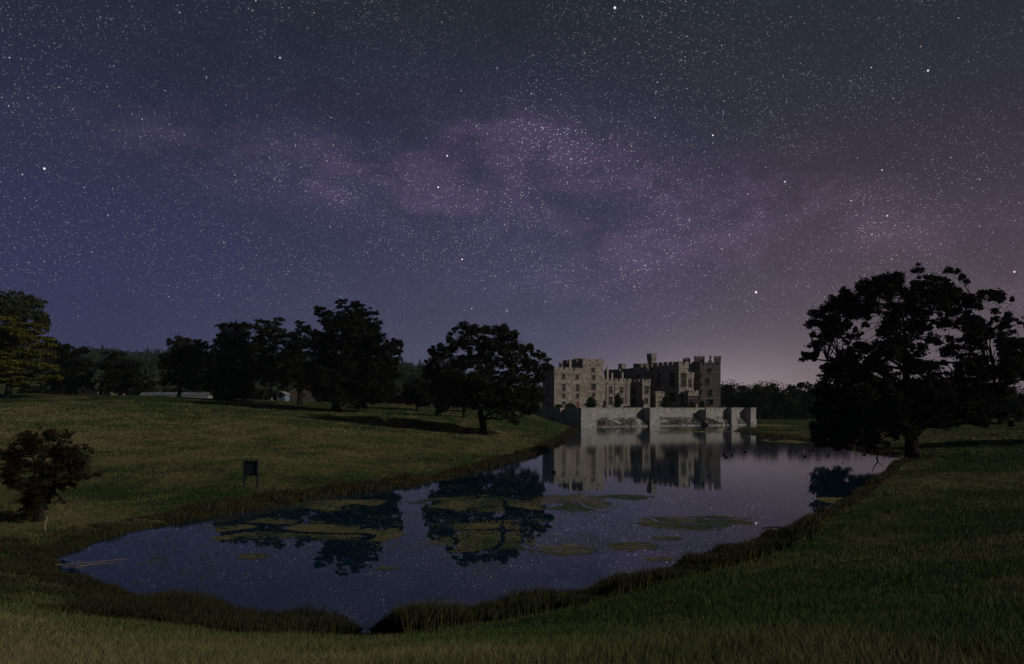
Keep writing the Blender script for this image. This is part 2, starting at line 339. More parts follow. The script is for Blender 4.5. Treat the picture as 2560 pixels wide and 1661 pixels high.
# ------------------------------------------------------------------ ground, water
def build_ground():
    rr = np.concatenate([np.geomspace(.6, 30, 110), np.geomspace(30.4, 340, 240), np.geomspace(345, 1800, 70)])
    aa = np.concatenate([np.linspace(-180, -48, 45)[:-1], np.linspace(-48, 48, 520), np.linspace(48, 180, 45)[1:-1]])
    a = np.radians(aa); RR, AA = np.meshgrid(rr, a, indexing='ij')
    X = RR*np.sin(AA); Y = RR*np.cos(AA); Z = zt(X, Y)
    far = np.clip((RR-1200)/600, 0, 1); Z = Z*(1-far)+np.clip(Z, 0, 60)*far
    V = np.stack([X, Y, Z], -1).reshape(-1, 3); nr, na = X.shape
    V = np.vstack([V, [[0, 0, zt1(0, 0)]]])
    i = np.arange(nr-1)[:, None]; j = np.arange(na)[None, :]; j2 = (j+1) % na
    Q = np.stack([i*na+j, (i+1)*na+j+0*i, (i+1)*na+j2, i*na+j2], -1).reshape(-1, 4)
    c = len(V)-1; T = [(c, j_, (j_+1) % na, (j_+1) % na) for j_ in range(na)]
    dr = dryness(V[:, 0], V[:, 1])[:, None]*np.ones((1, 3)); o = np_mesh('ground', V, Q, M['grass'], smooth=True, cols=dr); tag(o, kind='structure')
    cap = MB(); 
    for j_ in range(na): cap.quad(V[c], V[j_], V[(j_+1) % na])
    bm_v = None
    co_ = cap.build('ground', M['grass']); tag(co_, kind='structure')
build_ground()
wv = np.array([(-45, 16, 0), (110, 16, 0), (110, 380, 0), (-45, 380, 0)], float)
tag(np_mesh('water', wv, [[0, 1, 2, 3]], M['water']), kind='structure')
# ------------------------------------------------------------------ foliage
def leaf_quads(C, size, flat=0.0):
    n = len(C); a = rng.normal(size=(n, 3)); a[:, 2] *= (1-flat); a /= np.linalg.norm(a, axis=1)[:, None]
    b = rng.normal(size=(n, 3)); b[:, 2] *= (1-flat); b -= (a*b).sum(1)[:, None]*a; b /= np.linalg.norm(b, axis=1)[:, None]+1e-9
    s = (size*rng.uniform(.55, 1.35, n))[:, None]
    V = np.stack([C-a*s*.75, C+b*s*.38-a*s*.1, C+a*s*.75, C-b*s*.38+a*s*.1], 1).reshape(-1, 3)
    return V, np.arange(4*n).reshape(n, 4)
def clump_leaves(c, r, n, sub=9, flat=.65, fill=.36, hang=0):
    """leaf centres gathered into small sprays spread through an ellipsoid"""
    d = rng.normal(size=(sub, 3)); d /= np.linalg.norm(d, axis=1)[:, None]
    sc = np.array(c)+d*np.array(r)*(rng.uniform(.25, .92, sub)[:, None])
    k = rng.integers(0, sub, n); g_ = rng.normal(size=(n, 3)); g_ = g_/np.linalg.norm(g_, axis=1)[:, None]*(rng.uniform(0, 1, n)**.45)[:, None]
    P = sc[k]+g_*(np.array(r)*fill*rng.uniform(.7, 1.4, (sub, 1))[k])*np.array([1.15, 1.15, flat])
    k2 = rng.uniform(0, 1, n) < .13; P[k2] += rng.normal(0, .22, (int(k2.sum()), 3))*np.array(r)
    if hang: P[:, 2] -= hang*rng.uniform(0, 1, n)**2*np.mean(r)
    return P, sc
def tree(kind, label, D, trunk, clumps, conv, leafm='leaf', leaf=.32, dens=1.0, squash=.8, group=None, spread=.55, trunkm='bark', cat='tree', twigs=3, flat=.65, hang=0, backs=True, fork=.45, limbs=9, fillc=14):
    """trunk = (px at base, py at base or None, px top, py top, base width px); clumps in zoom pixels via conv; D metres"""
    mpp = D/F; bx, by, tx, ty, bw = trunk
    bX = (bx-HX)*mpp; bz = zt1(bX, D) if by is None else CAMZ-(by-HY)*mpp
    bz = min(bz, zt1(bX, D)+.05)
    root = empty(kind, (bX, D, bz), label, cat, group); loc = (bX, D, bz)
    tw = MB(); top = W3(tx, ty, D); basep = np.array([bX, D, bz-.25]); H = top[2]-bz; rb = bw*mpp/2
    sway = [rng.normal(0, rb*.25, 2) for _ in range(7)]
    tp = []; tr = []
    for k in range(8):
        f = k/7; q = basep*(1-f)+top*f
        if 0 < k < 7: q[:2] += sway[k-1]
        tp.append(q); tr.append(rb*((1.45 if k == 0 else 1.0)*(1-f)**.9*.96+.04))
    tw.tube([basep+(tp[1]-basep)*.0, basep+(tp[1]-basep)*.22]+tp[1:], [rb*1.5, rb*1.08]+tr[1:], 9)
    allP = []; sat = []
    for c in clumps:
        nsat = int(2+min(3, c[2]/28 if conv is not Z0 else 2))
        for _ in range(nsat):
            a_ = rng.uniform(0, 6.283); e_ = rng.uniform(.6, 1.0); sat.append((c[0]+c[2]*e_*math.cos(a_), c[1]+c[2]*e_*math.sin(a_)*(c[3] if len(c) > 3 else .85), c[2]*rng.uniform(.28, .5))+tuple(c[3:]))
    for _ in range(fillc*6):
        i_, j_ = rng.integers(0, len(clumps), 2); a_, b_ = clumps[i_], clumps[j_]; d_ = math.hypot(a_[0]-b_[0], a_[1]-b_[1])
        if i_ != j_ and d_ < 1.5*(a_[2]+b_[2]) and fillc > 0: sat.append(((a_[0]+b_[0])/2, (a_[1]+b_[1])/2, .35*(a_[2]+b_[2]))); fillc -= 1
    clumps = [(c[0], c[1], c[2]*1.06)+tuple(c[3:]) for c in clumps]+sat
    cl = []
    xs = [conv(c[0], c[1])[0] for c in clumps]; cx = (min(xs)+max(xs))/2; hw = (max(xs)-min(xs))/2*mpp+1e-6
    for c in clumps:
        px, py, r = conv(c[0], c[1], c[2]); rm = r*mpp; sq = c[3] if len(c) > 3 else squash
        off = abs((px-cx)*mpp)/hw; room = hw*math.sqrt(max(.05, 1-min(off, 1)**2))*spread
        dd = rng.uniform(-1, 1)*room
        dlist = [dd]
        if backs and rng.random() < .35 and room > 2*rm: dlist.append(-math.copysign(room*.8, dd))
        for d_ in dlist:
            p = W3(px, py, D+d_) if True else None
            p[2] = W3(px, py, D)[2]; p[0] = (px-HX)*mpp
            cl.append((p, (rm*1.02, rm*.95, rm*sq)))
    cc = np.array([p for p, r in cl]); k0 = int(np.argmax(np.abs(cc[:, 0]-bX))); pick = [k0]; dm = np.linalg.norm(cc-cc[k0], axis=1)
    for _ in range(min(limbs, len(cl))-1):
        k = int(np.argmax(dm)); pick.append(k); dm = np.minimum(dm, np.linalg.norm(cc-cc[k], axis=1))
    nodes = [(tp[k], tr[k]) for k in range(2, 7)]
    def curve(s0, p, r0, r1, m=6):
        L = np.linalg.norm(p-s0); mid = s0*.45+p*.55; mid[2] += .16*L; mid += rng.normal(0, .05*L, 3); out = []
        for j in range(m+1):
            t = j/m; q = s0*(1-t)**2+2*mid*t*(1-t)+p*t*t
            if 0 < j < m: q = q+rng.normal(0, .018*L, 3)
            out.append(q)
        rr_ = [r0*(1-j/m)+r1*j/m for j in range(m+1)]; tw.tube(out, rr_, 6, cap=False); return list(zip(out, rr_))
    for k in pick:
        p, r = cl[k]; f = np.clip((p[2]-.5*np.hypot(p[0]-bX, p[1]-D)-bz)/max(H, .1), .2, .72)*fork/.45; f = min(f, .85); i_ = f*7; k_ = int(i_)
        s0 = tp[k_]*(1-(i_-k_))+tp[min(k_+1, 7)]*(i_-k_); nodes += curve(s0, p*.9+s0*.1, tr[k_]*.5, tr[k_]*.13, 7)[1:]
    NP = np.array([q for q, _ in nodes]); NR = np.array([q for _, q in nodes]); b0 = np.array([bX, D, bz])
    for k, (p, r) in enumerate(cl):
        n = int(dens*22*(r[0]*r[2]+.15*r[0]**2)/(leaf*leaf)*.72)+26
        P, sc = clump_leaves(p, r, n, sub=int(10+min(14, r[0]*3.4)), flat=flat, hang=hang); allP.append(P)
        dd = np.linalg.norm(NP-p, axis=1)+.6*np.maximum(0, np.linalg.norm(NP-b0, axis=1)-np.linalg.norm(p-b0))
        j = int(np.argmin(dd)); r0 = min(NR[j]*.6, .05+.035*np.linalg.norm(NP[j]-p)*(rb/1.0+.3))
        curve(NP[j], p, r0, r0*.35, 4)
        for s_ in sc[:twigs]: tw.tube([p, p*.5+s_*.5+rng.normal(0, .08*r[0], 3), s_], [r0*.3, r0*.2, r0*.08], 3, cap=False)
    P = np.vstack(allP); P = P[P[:, 2] > zt(P[:, 0], P[:, 1])+.1] if len(P) else P
    V, Q = leaf_quads(P, leaf); np_mesh('crown', V, Q, M[leafm], root, loc)
    tw.build('trunk', M[trunkm], root, loc, smooth=True)
    return root
def Z5(x, y, r=0): return (500+x/3.72, 720+y/3.72, r/3.72)
def Z4(x, y, r=0): return (x/3.72, 700+y/3.72, r/3.72)
def Z6(x, y, r=0): return (960+x/4.54, 780+y/4.54, r/4.54)
def Z7(x, y, r=0): return (1900+x*.4275, 640+y*.4275, r*.4275)
def Z8(x, y, r=0): return (x*.3238, 1000+y*.3238, r*.3238)
def Z1(x, y, r=0): return (1340+x/4.1034, 860+y/4.1034, r/4.1034)
def Z0(x, y, r=0): return (x, y, r)
# big tree on the right bank
K = [(860,150,75),(740,150,70),(640,200,70),(960,170,65),(1070,150,60),(1150,210,60),(1230,265,45),(1270,290,30),(540,260,70),(450,320,75),(390,390,60),(350,470,60),(300,535,42),(265,590,32),(310,590,30),
 (700,280,80),(850,270,90),(1000,280,80),(1090,300,55),(580,370,60),(470,440,50),(720,400,60),(900,400,75),(1040,400,45),(620,570,80),(500,600,55),(440,640,50),(700,520,60),(800,600,75),(860,500,55),
 (450,700,42),(560,690,60),(680,680,60),(1170,390,60),(1290,420,65),(1380,390,55),(1440,420,55),(1500,470,48),(1300,520,70),(1180,520,70),(1080,480,45),(1420,550,50),(1500,610,45),(1400,650,60),(1500,700,35),
 (1280,640,75),(1150,640,70),(1040,640,60),(1560,560,60),(1600,660,50),(480,800,75),(600,800,95),(740,800,95),(880,800,105),(1020,780,85),(1140,780,85),(1260,760,75),(1345,800,60),(450,900,75),(560,920,90),
 (680,920,90),(800,930,80),(960,890,80),(1080,880,80),(1200,880,80),(1320,880,75),(1370,940,50),(1120,960,45),(1250,960,40),(420,1020,60),(500,1020,80),(600,1010,80),(700,1000,60),(430,1085,50),(500,1100,55),
 (560,1075,45),(620,1060,35),(780,990,50),(740,1040,30),(880,960,50)]
tree('sycamore_tree', 'huge nearly black spreading tree on the right bank, low branches dipping over the water', 108,
     (2282, 1146, 2255, 760, 34), K, Z7, 'leafd', .26, 1.6, .95, twigs=5, fillc=90)
I = [(920,190,80,.6),(830,205,50,.6),(1030,210,60),(1140,230,80),(1270,215,75),(1360,205,55),(1400,280,90),(1480,290,60),(760,260,36,.6),(600,440,75),(560,470,45),(700,400,80),(830,370,95),(960,350,110),(1100,380,95),
 (1240,370,105),(1350,400,95),(1480,390,80),(1600,410,65),(1650,400,38),(1700,470,48),(1790,495,65,.6),(1850,555,45),(1520,520,105),(1650,600,95),(1750,640,80),(1860,630,58),(530,570,58),(640,560,105),(480,650,48),
 (800,560,130),(1000,560,140),(1200,560,140),(1380,560,125),(560,720,105),(720,750,140),(900,760,150),(1100,770,150),(1300,770,150),(1500,780,140),(1650,780,115),(1750,760,70),(1740,900,85),(1770,980,50),(1700,1070,70),
 (1600,1060,100),(1450,1050,110),(1300,1050,115),(1150,1040,100),(1000,1000,110),(850,990,95),(700,980,85),(1600,950,125),(1400,940,130),(1200,930,130),(1000,920,130),(800,900,130),(600,890,95),(1450,1180,45),(1510,1250,34),(1460,1230,28),(1330,1140,55),(1620,1150,40)]
tree('oak_tree', 'broad dark oak with a stout trunk on the grass slope left of the moat wall', 160,
     (1207, None, 1200, 900, 20), I, Z6, 'leaf', .36, 1.1, .8, twigs=4)
GT = [(1430,145,60,.35),(1370,150,40,.35),(1490,160,40,.35),(1290,165,40,.5),(1140,215,60,.4),(1090,240,30,.4),(1610,225,50,.4),(1420,220,80),(1340,270,90),(1230,260,50),(1480,290,80),(1180,330,60),(1600,330,65),(1625,370,45),
 (1300,380,120),(1450,400,120),(1200,450,100),(1560,470,100),(1700,490,80),(1800,520,70,.6),(1860,535,40,.5),(1850,590,35),(1050,520,100),(1180,600,140),(1350,560,150),(1520,600,150),(1700,620,120),(1800,660,70),
 (1100,720,150),(1300,750,160),(1500,760,160),(1700,770,130),(1800,800,70),(1050,860,120),(1200,900,140),(1400,920,150),(1600,930,140),(1740,940,90),(1150,1000,80),(1300,1020,80),(1480,1050,80),(1620,1020,70),(1450,1090,50)]
tree('cedar_tree', 'tallest dark tree on the left field, its layered top rising above its neighbours', 195, (840, None, 865, 830, 22), GT, Z5, 'leafd', .42, 1.2, .75)
FS = [(935,325,35,.4),(990,360,45,.4),(950,400,50,.5),(1080,420,70,.5),(820,450,60,.4),(870,500,70),(920,600,80),(820,640,90),(940,740,110),(980,860,100),(860,760,90)]
tree('leafy_tree', 'dark tree filling the gap between the pale trunked tree and the tallest layered tree', 215, (750, None, 755, 825, 14), FS, Z5, 'leafd', .42, 1.1)
F2 = [(570,305,40,.3),(640,320,40,.3),(735,290,40,.3),(560,370,50,.4),(680,370,60,.6),(720,390,40),(580,420,60),(510,370,30,.4),(755,340,28,.3),(700,480,90),(600,500,100),(500,560,90),(650,640,110),(780,600,80),(560,700,100),
 (700,760,90),(780,800,80),(520,820,90),(640,830,60),(800,880,60),(480,920,50)]
tree('leafy_tree', 'tree with a pale bare trunk and thin umbrella shaped tufts on top', 222, (678, None, 676, 800, 8), F2, Z5, 'leaf', .48, 1.0, .7, trunkm='palebark')
F1 = [(370,340,65,.5),(220,360,45,.5),(300,350,50,.5),(430,350,45,.5),(320,420,90),(230,440,40),(150,520,40),(250,520,90),(400,480,100),(430,590,100),(350,620,130),(200,640,100),(150,760,100),(300,780,130),(420,780,120),
 (120,900,90),(260,920,110),(400,920,110),(200,1000,50),(400,990,50)]
tree('leafy_tree', 'wide dark tree with a rounded tufted top just left of the pale trunked tree', 228, (580, None, 585, 815, 14), F1, Z5, 'leafd', .42, 1.1)
E = [(1600,570,28),(1680,560,36),(1740,570,36),(1650,620,65),(1770,620,55),(1880,590,50,.5),(1940,620,55,.6),(1840,660,75),(1700,700,100),(1900,730,100),(1560,740,75),(1500,790,55),(1640,820,110),(1800,830,120),(1950,850,90),
 (1560,920,80),(1700,950,100),(1850,960,100),(1960,960,70)]
tree('leafy_tree', 'dark tree standing in front of the white glasshouse, twigs sticking out of its top', 236, (446, None, 470, 860, 9), E, Z4, 'leaf', .52, 1.0)
DT = [(1080,730,65),(1000,800,55),(1100,830,105),(1200,790,60),(1280,860,55),(1180,930,105),(1040,950,95),(1300,960,85),(1390,970,50),(1100,1020,50)]
tree('leafy_tree', 'low round dark tree behind the field gate in front of the wooded hill', 255, (300, None, 298, 905, 12), DT, Z4, 'leafd', .55, 1.1)
CT = [(640,630,50),(560,650,60),(740,650,50),(600,760,120),(720,780,100),(520,760,80),(800,860,70),(560,900,110),(700,920,110),(840,950,50),(500,980,60),(640,1000,60),(470,570,45),(500,640,50)]
tree('leafy_tree', 'bulky dark tree right beside the golden tree, above the small cottage', 262, (170, None, 172, 880, 12), CT, Z4, 'leafd', .55, 1.1)
BT = [(100,170,80),(200,190,80),(310,190,80),(370,220,50),(0,200,100),(380,320,55),(330,350,80),(410,340,36),(405,410,36),(400,460,26),(250,300,120),(100,300,120),(-100,280,120),(50,450,150),(250,450,120),(-100,500,150),(100,650,160),(-100,700,150)]
tree('willow_tree', 'tall drooping tree rising behind the golden tree at the left edge', 245, (20, None, 40, 765, 16), BT, Z4, 'leafwil', .45, 1.0, .8, hang=.7)
AT = [(60,370,120),(200,400,90),(290,430,60),(50,470,150),(200,500,130),(330,540,70),(60,560,150),(240,590,120),(380,600,60),(-80,620,150),(80,680,160),(260,680,130),(380,690,75),(-80,780,160),(100,790,170),(280,800,140),(420,800,80),(480,830,36),
 (60,900,150),(220,900,140),(380,910,110),(460,915,45),(-80,900,150),(100,975,80),(260,965,70)]
tree('golden_tree', 'golden yellow tree with layered branches at the left edge of the field', 205, (20, None, 25, 800, 16), [c+(.3,) for c in AT], Z4, 'leafgold', .42, 1.5, flat=.35, spread=.8, fillc=0)
HT = [(380,800,60),(300,850,70),(440,840,80),(340,920,110),(450,930,110),(260,940,60),(520,980,70),(300,1010,60),(400,1030,60),(480,1040,50)]
tree('leafy_tree', 'small dome shaped tree on a short thin trunk left of the broad oak', 212, (1041, None, 1043, 965, 5), HT, Z6, 'leafd', .45, 1.2)
I2 = [(640,930,60),(720,900,90),(850,930,100),(980,950,100),(620,1080,40),(640,1120,36),(600,1150,26),(760,1030,60),(900,1040,70),(1000,1060,60),(820,800,100),(960,800,100),(700,1080,36),(620,1030,50)]
tree('leafy_tree', 'dark tree half hidden behind the broad oak, with one thick trunk and low hanging twigs', 186, (1161, None, 1160, 950, 10), I2, Z6, 'leafd', .45, 1.1)
LH = [(250,260,55),(330,300,90),(450,280,80),(530,250,40),(200,380,85),(100,400,75),(20,400,60),(350,430,110),(500,400,90),(600,380,60),(640,460,60),(150,520,100),(300,560,110),(460,560,100),(600,560,80),(690,575,50),(750,580,30),
 (80,600,50),(250,660,85),(400,660,75),(520,640,50),(270,740,80),(370,730,70),(240,820,70),(310,840,80),(375,810,65),(300,700,80),(320,720,80),(160,480,80),(560,480,80)]
tree('hawthorn_tree', 'gnarled small hawthorn with sparse rusty leaves on the near left bank', 46, (96, None, 110, 1130, 30), LH, Z8, 'leafhaw', .062, .5, .9, twigs=7, fork=.6, backs=False)
M1 = [(2440,985,25),(2470,975,28),(2500,990,28),(2535,1005,25),(2450,1015,35),(2490,1020,35),(2530,1030,30),(2420,1030,30),(2400,1000,22)]
tree('leafy_tree', 'lower dark tree far behind the right side of the huge bank tree', 240, (2470, None, 2470, 985, 10), M1, Z0, 'leafd', .42, 1.1)
# ------------------------------------------------------------------ generic trees
def rtree(kind, label, px, top, D, wpx, leafm, leaf=.5, dens=.8, group=None, cat='tree'):
    X = (px-HX)/F*D; bz = zt1(X, D); by = HY-(bz-CAMZ)*F/D; h = by-top; cl = []
    for k in range(16):
        a = rng.uniform(-1, 1); f = rng.uniform(.0, 1); w = math.sqrt(max(.1, 1-(2*f-1)**2*.7))
        cl.append((px+a*wpx*.42*w, top+h*.14+f*h*.66, wpx*rng.uniform(.13, .22)))
    cl.append((px, top+h*.10, wpx*.13)); cl.append((px, top+h*.45, wpx*.3))
    return tree(kind, label, D, (px, None, px, top+h*.2, wpx*.07), cl, Z0, leafm, leaf, dens, group=group, twigs=1)
wd = ['beside the right tower of the castle', 'directly above the right end of the moat wall', 'just right of the end of the moat wall', 'second to the right of the moat wall end', 'tallest in the row of the right hand wood',
      'sixth from the moat wall end in the right hand wood', 'in the right hand wood nearest the huge bank tree', 'half behind the left side of the huge bank tree']
for i, (px, top, w, D) in enumerate([(1822, 958, 44, 400), (1858, 962, 46, 408), (1895, 960, 50, 396), (1935, 953, 52, 404), (1975, 960, 46, 398), (2010, 952, 50, 410), (2048, 955, 50, 400), (2090, 958, 52, 405)]):
    rtree('woodland_tree', 'dark green woodland tree ' + wd[i], px, top, D, w*1.15, 'leafwood', .7, .9, group='front row of the right hand wood')
rtree('leafy_tree', 'bushy dark tree beyond the field at the right, behind the huge bank tree trunk', 2330, 985, 300, 80, 'leafd', .6, .9)
rtree('leafy_tree', 'far tree in the gap under the right branches of the huge bank tree', 2540, 990, 330, 70, 'leafd', .6, .9)
rtree('leafy_tree', 'tree standing out of the picture to the right whose shadow crosses the slope', 3060, 760, 112, 280, 'leafd', .5, .8)
rtree('leafy_tree', 'second tree standing out of the picture to the right beyond the first', 3420, 760, 122, 280, 'leafd', .5, .8)
# far woods, one mass
def wood(name, label, spots, size, leafm, leaf, n, conif=0.0):
    P = []
    for (x, y, s) in spots:
        z = zt1(x, y); s *= size*rng.uniform(.75, 1.2)
        if rng.random() < conif:
            f = rng.uniform(0, 1, n); a = rng.uniform(0, 6.28, n); r = (1-f)*s*.34*rng.uniform(.3, 1, n)
            P.append(np.stack([x+r*np.cos(a), y+r*np.sin(a), z+f*s*1.35], -1)); continue
        d = rng.normal(size=(n, 3)); d /= np.linalg.norm(d, axis=1)[:, None]; lump = rng.normal(size=(8, 3)); lump /= np.linalg.norm(lump, axis=1)[:, None]
        k = 1+.28*((d @ lump.T).max(1)-.75)*2
        P.append(np.array([x, y, z+s*.52])+d*np.array([s*.48, s*.48, s*.5])*(k*rng.uniform(.72, 1, n))[:, None])
    V, Q = leaf_quads(np.vstack(P), leaf); tag(np_mesh(name, V, Q, M[leafm]), label, 'woodland', kind='stuff')
sp = []
for k in range(420):
    D = rng.uniform(560, 1000); px = rng.uniform(-150, 1120)
    if D < 700 and 200 < px < 300 and D < 640: continue
    sp.append(((px-HX)/F*D, D, 1))
for px in np.linspace(-120, 1130, 95): sp.append(((px-HX)/F*985, 985, 1.0))
wood('far_woodland', 'hazy grey green wood covering the far ridge behind the left trees', sp, 14, 'leafwood', 1.3, 330, .04)
sp = [((px-HX)/F*D, D, 1) for D in (420, 432, 446, 462) for px in np.arange(1790+rng.uniform(0, 12), 2420, 26)]
sp += [((px-HX)/F*D, D, .85) for D in (470, 520) for px in np.arange(2300, 2760, 30)]
wood('woodland', 'dark wood beyond the field to the right of the castle', sp, 17.5, 'leafwood', .9, 520)
sp = [((px-HX)/F*D, D, .6) for D in (285, 300, 320) for px in np.arange(60, 1330, 24)]
wood('hedgerow', 'dark hedge and undergrowth behind the trees of the left field', [(x, y, s*rng.uniform(.4, 1.1)) for x, y, s in sp], 9, 'leafd', .7, 260)
# ------------------------------------------------------------------ castle
TH = R(30); U = np.array([math.cos(TH), math.sin(TH), 0]); VV = np.array([-math.sin(TH), math.cos(TH), 0]); UP = np.array([0, 0, 1.0])
def solve(P, d, px):
    """distance along d from P until photo column px"""
    q = (px-HX)/F; return (q*P[1]-P[0])/(d[0]-q*d[1])
castle = empty('castle', (15.9, 318, 6.3), 'grey stone medieval castle with battlemented towers behind the moat wall', 'castle')
CL = (15.9, 318, 6.3)
ZB = 6.2
class Blk: pass
def merlons(mb, P, d, nrm, L, z, h=1.1, w=1.6, gap=1.0, th=.55, m=0):
    n = max(1, int(round((L+gap)/(w+gap)))); gg = gap*L/max(L, 1); step = (L+gap)/n; ww = step-gap
    if ww < .3: return
    for k in range(n): mb.box(P+d*(k*step)+UP*z, d*ww, nrm*th, UP*(h*rng.uniform(.88, 1.05)), m)
def block(name, zx0, D0, zx1, zyt, zxl=None, depth=None, u=U, v=VV, mt='stone', mw=1.6, gap=1.0, label=None, par=1.1, parent=None, zb=ZB, course=True, P0=None, w=None):
    """near corner at zoom column zx0 and distance D0; front runs to zx1, left side runs back to zxl"""
    b = Blk(); px0 = Z1(zx0, 0)[0]; b.P = np.array([(px0-HX)/F*D0, D0, 0]) if P0 is None else P0; D0 = b.P[1]
    b.u, b.v = u, v; b.W = solve(b.P, u, Z1(zx1, 0)[0]) if w is None else w
    b.L = solve(b.P, v, Z1(zxl, 0)[0]) if zxl is not None else depth
    b.top = CAMZ+(HY-Z1(0, zyt)[1])*D0/F; zw = b.top-par
    mb = MB(); P = b.P+UP*zb; W_, L_ = b.W, b.L
    mb.box(P, u*W_, v*L_, UP*(zw-zb))
    mb.box(b.P+u*.5+v*.5+UP*(zw-.001), u*(W_-1), v*(L_-1), UP*.05, 1)
    e = .18
    if course:  # projecting parapet band
        c0 = b.P-u*e-v*e+UP*(zw-1.3)
        mb.box(c0, u*(W_+2*e), v*e, UP*1.32); mb.box(c0+v*(L_+e), u*(W_+2*e), v*e, UP*1.32)
        mb.box(c0+v*e, u*e, v*L_, UP*1.32); mb.box(c0+v*e+u*(W_+e), u*e, v*L_, UP*1.32)
        for (q, dd, ln, nn) in ((b.P-u*e-v*(e+.06), u, W_+2*e, v), (b.P-u*(e+.06)-v*e, v, L_+2*e, u)):
            mb.box(q+UP*(zw-1.45), dd*ln, nn*.3 if True else 0, UP*.16)
    else: e = 0
    q = b.P-u*e-v*e
    merlons(mb, q, u, v, W_+2*e, zw+.02, par, mw, gap); merlons(mb, q+v*(L_+2*e-.55), u, v, W_+2*e, zw+.02, par, mw, gap)
    if L_ > 2.4:
        merlons(mb, q+v*.9, v, u, L_-1.3, zw+.02, par, mw, gap); merlons(mb, q+v*.9+u*(W_+2*e-.55), v, u, L_-1.3, zw+.02, par, mw, gap)
    b.o = mb.build(name, [M[mt], M['roof']], parent or castle, CL); b.top_wall = zw
    if label: b.o['label'] = label
    return b
def window(b, zx, zy, w, h, side='front', lights=2, trim='stone', door=False, tr=True):
    w *= 1.18; h *= 1.08
    """window centred on zoom pixel (zx, zy), w by h zoom pixels, on the front or left face of block b"""
    P = b.P; d, nrm = (b.u, -b.v) if side == 'front' else (b.v, -b.u)
    s = solve(P, d, Z1(zx, 0)[0]); s0 = solve(P, d, Z1(zx-w/2, 0)[0]); s1 = solve(P, d, Z1(zx+w/2, 0)[0])
    C = P+d*s; D = C[1]; z = CAMZ+(HY-Z1(0, zy)[1])*D/F; wm = abs(s1-s0); hm = h/4.1034*D/F
    mb = MB(); t = .14; o = C-d*(wm/2)+UP*(z-hm/2)
    if side == 'left': d = d
    mb.box(o+nrm*.02, d*wm, nrm*.03, UP*hm, 1)
    mb.box(o-d*t+UP*(-t), d*(wm+2*t), nrm*.30, UP*t, 0); mb.box(o-d*t+UP*hm, d*(wm+2*t), nrm*.26, UP*t, 0)
    mb.box(o-d*t, d*t, nrm*.22, UP*hm, 0); mb.box(o+d*wm, d*t, nrm*.22, UP*hm, 0)
    for k in range(1, lights): mb.box(o+d*(wm*k/lights-.035), d*.07, nrm*.12, UP*hm, 0)
    if hm > 2.6 and tr and not door: mb.box(o+UP*(hm*.55), d*wm, nrm*.145, UP*.13, 0)
    return mb.build('door' if door else 'window', [M[trim], M['reddoor'] if door else M['glass']], b.o)if False else fin(mb, 'door' if door else 'window', [M[trim], M['reddoor'] if door else M['glass']], b.o)
def fin(mb, name, mats, par):
    return mb.build(name, mats, par, CL)
def strip(b, zx0, zx1, zy, hh=.22, side='front', pr=.12, m='trim', name='string_course'):
    d, nrm = (b.u, -b.v) if side == 'front' else (b.v, -b.u)
    s0 = solve(b.P, d, Z1(zx0, 0)[0]); s1 = solve(b.P, d, Z1(zx1, 0)[0]); C = b.P+d*((s0+s1)/2); z = CAMZ+(HY-Z1(0, zy)[1])*C[1]/F
    mb = MB(); mb.box(b.P+d*min(s0, s1)+UP*z, d*abs(s1-s0), nrm*pr, UP*hh); fin(mb, name, M[m], b.o)
def pipe(b, zx, zy0, zy1):
    s = solve(b.P, b.u, Z1(zx, 0)[0]); C = b.P+b.u*s-b.v*.15; z0 = CAMZ+(HY-Z1(0, zy1)[1])*C[1]/F; z1 = CAMZ+(HY-Z1(0, zy0)[1])*C[1]/F
    mb = MB(); mb.tube([C+UP*z0, C+UP*z1], [.13, .13], 6); mb.box(C-b.u*.25-b.v*.1+UP*z1, b.u*.5, b.v*.24, UP*.4); fin(mb, 'drainpipe', M['iron'], b.o)
def chimney(X, Y, z, h=2.6, w=.8, par=None, name='chimney'):
    mb = MB(); c = np.array([X, Y, z]); mb.box(c-U*w/2-VV*w/2, U*w, VV*w, UP*h); mb.box(c-U*(w/2+.1)-VV*(w/2+.1)+UP*h, U*(w+.2), VV*(w+.2), UP*.2)
    for k in (-1, 1): mb.tube([c+U*k*w*.22+UP*(h+.2), c+U*k*w*.22+UP*(h+.7)], [.13, .1], 6)
    fin(mb, name, M['trim'], par)
bA = block('tower', 187, 318, 480, 238, zxl=66, mw=4.2, gap=.8, label='wide plain left tower with regular small windows')
for a in [(283,335,24,46),(423,338,22,46),(287,447,22,62),(428,450,22,62),(286,532,20,40),(427,530,20,42),(286,606,28,26)]: window(bA, *a)
window(bA, 425, 622, 26, 54, lights=1, door=True)
for a in [(128,340,14,44),(128,440,14,60),(128,535,14,40),(128,610,14,40)]: window(bA, *a, side='left')
strip(bA, 190, 478, 396)
PA2 = bA.P+U*bA.W
bA2 = block('tower', 480, 0, 690, 150, zxl=278, mw=2.6, gap=.7, P0=PA2-VV*.02, label='taller left tower with a deep battlemented parapet')
for a in [(587,268,24,46),(590,345,24,42),(591,440,34,60),(592,523,24,38)]: window(bA2, *a)
strip(bA2, 482, 688, 396)
for s_, t_ in ((.62, 1.6), (.45, 5)):
    q = bA.P+U*(bA.W*s_)+VV*t_; chimney(q[0], q[1], bA.top_wall, 4.2 if s_ > .5 else 3.0, .9, bA.o)
for k in range(3):
    q = bA2.P+U*(1.2+.2*k)+VV*(bA2.L*(.25+.16*k)); chimney(q[0], q[1], bA2.top_wall, 1.3, .55, bA2.o)
PB = bA2.P+U*bA2.W+VV*1.0
bB = block('wall', 690, 0, 965, 352, depth=14, mw=1.5, gap=.9, P0=PB, label='long low battlemented range with drainpipes')
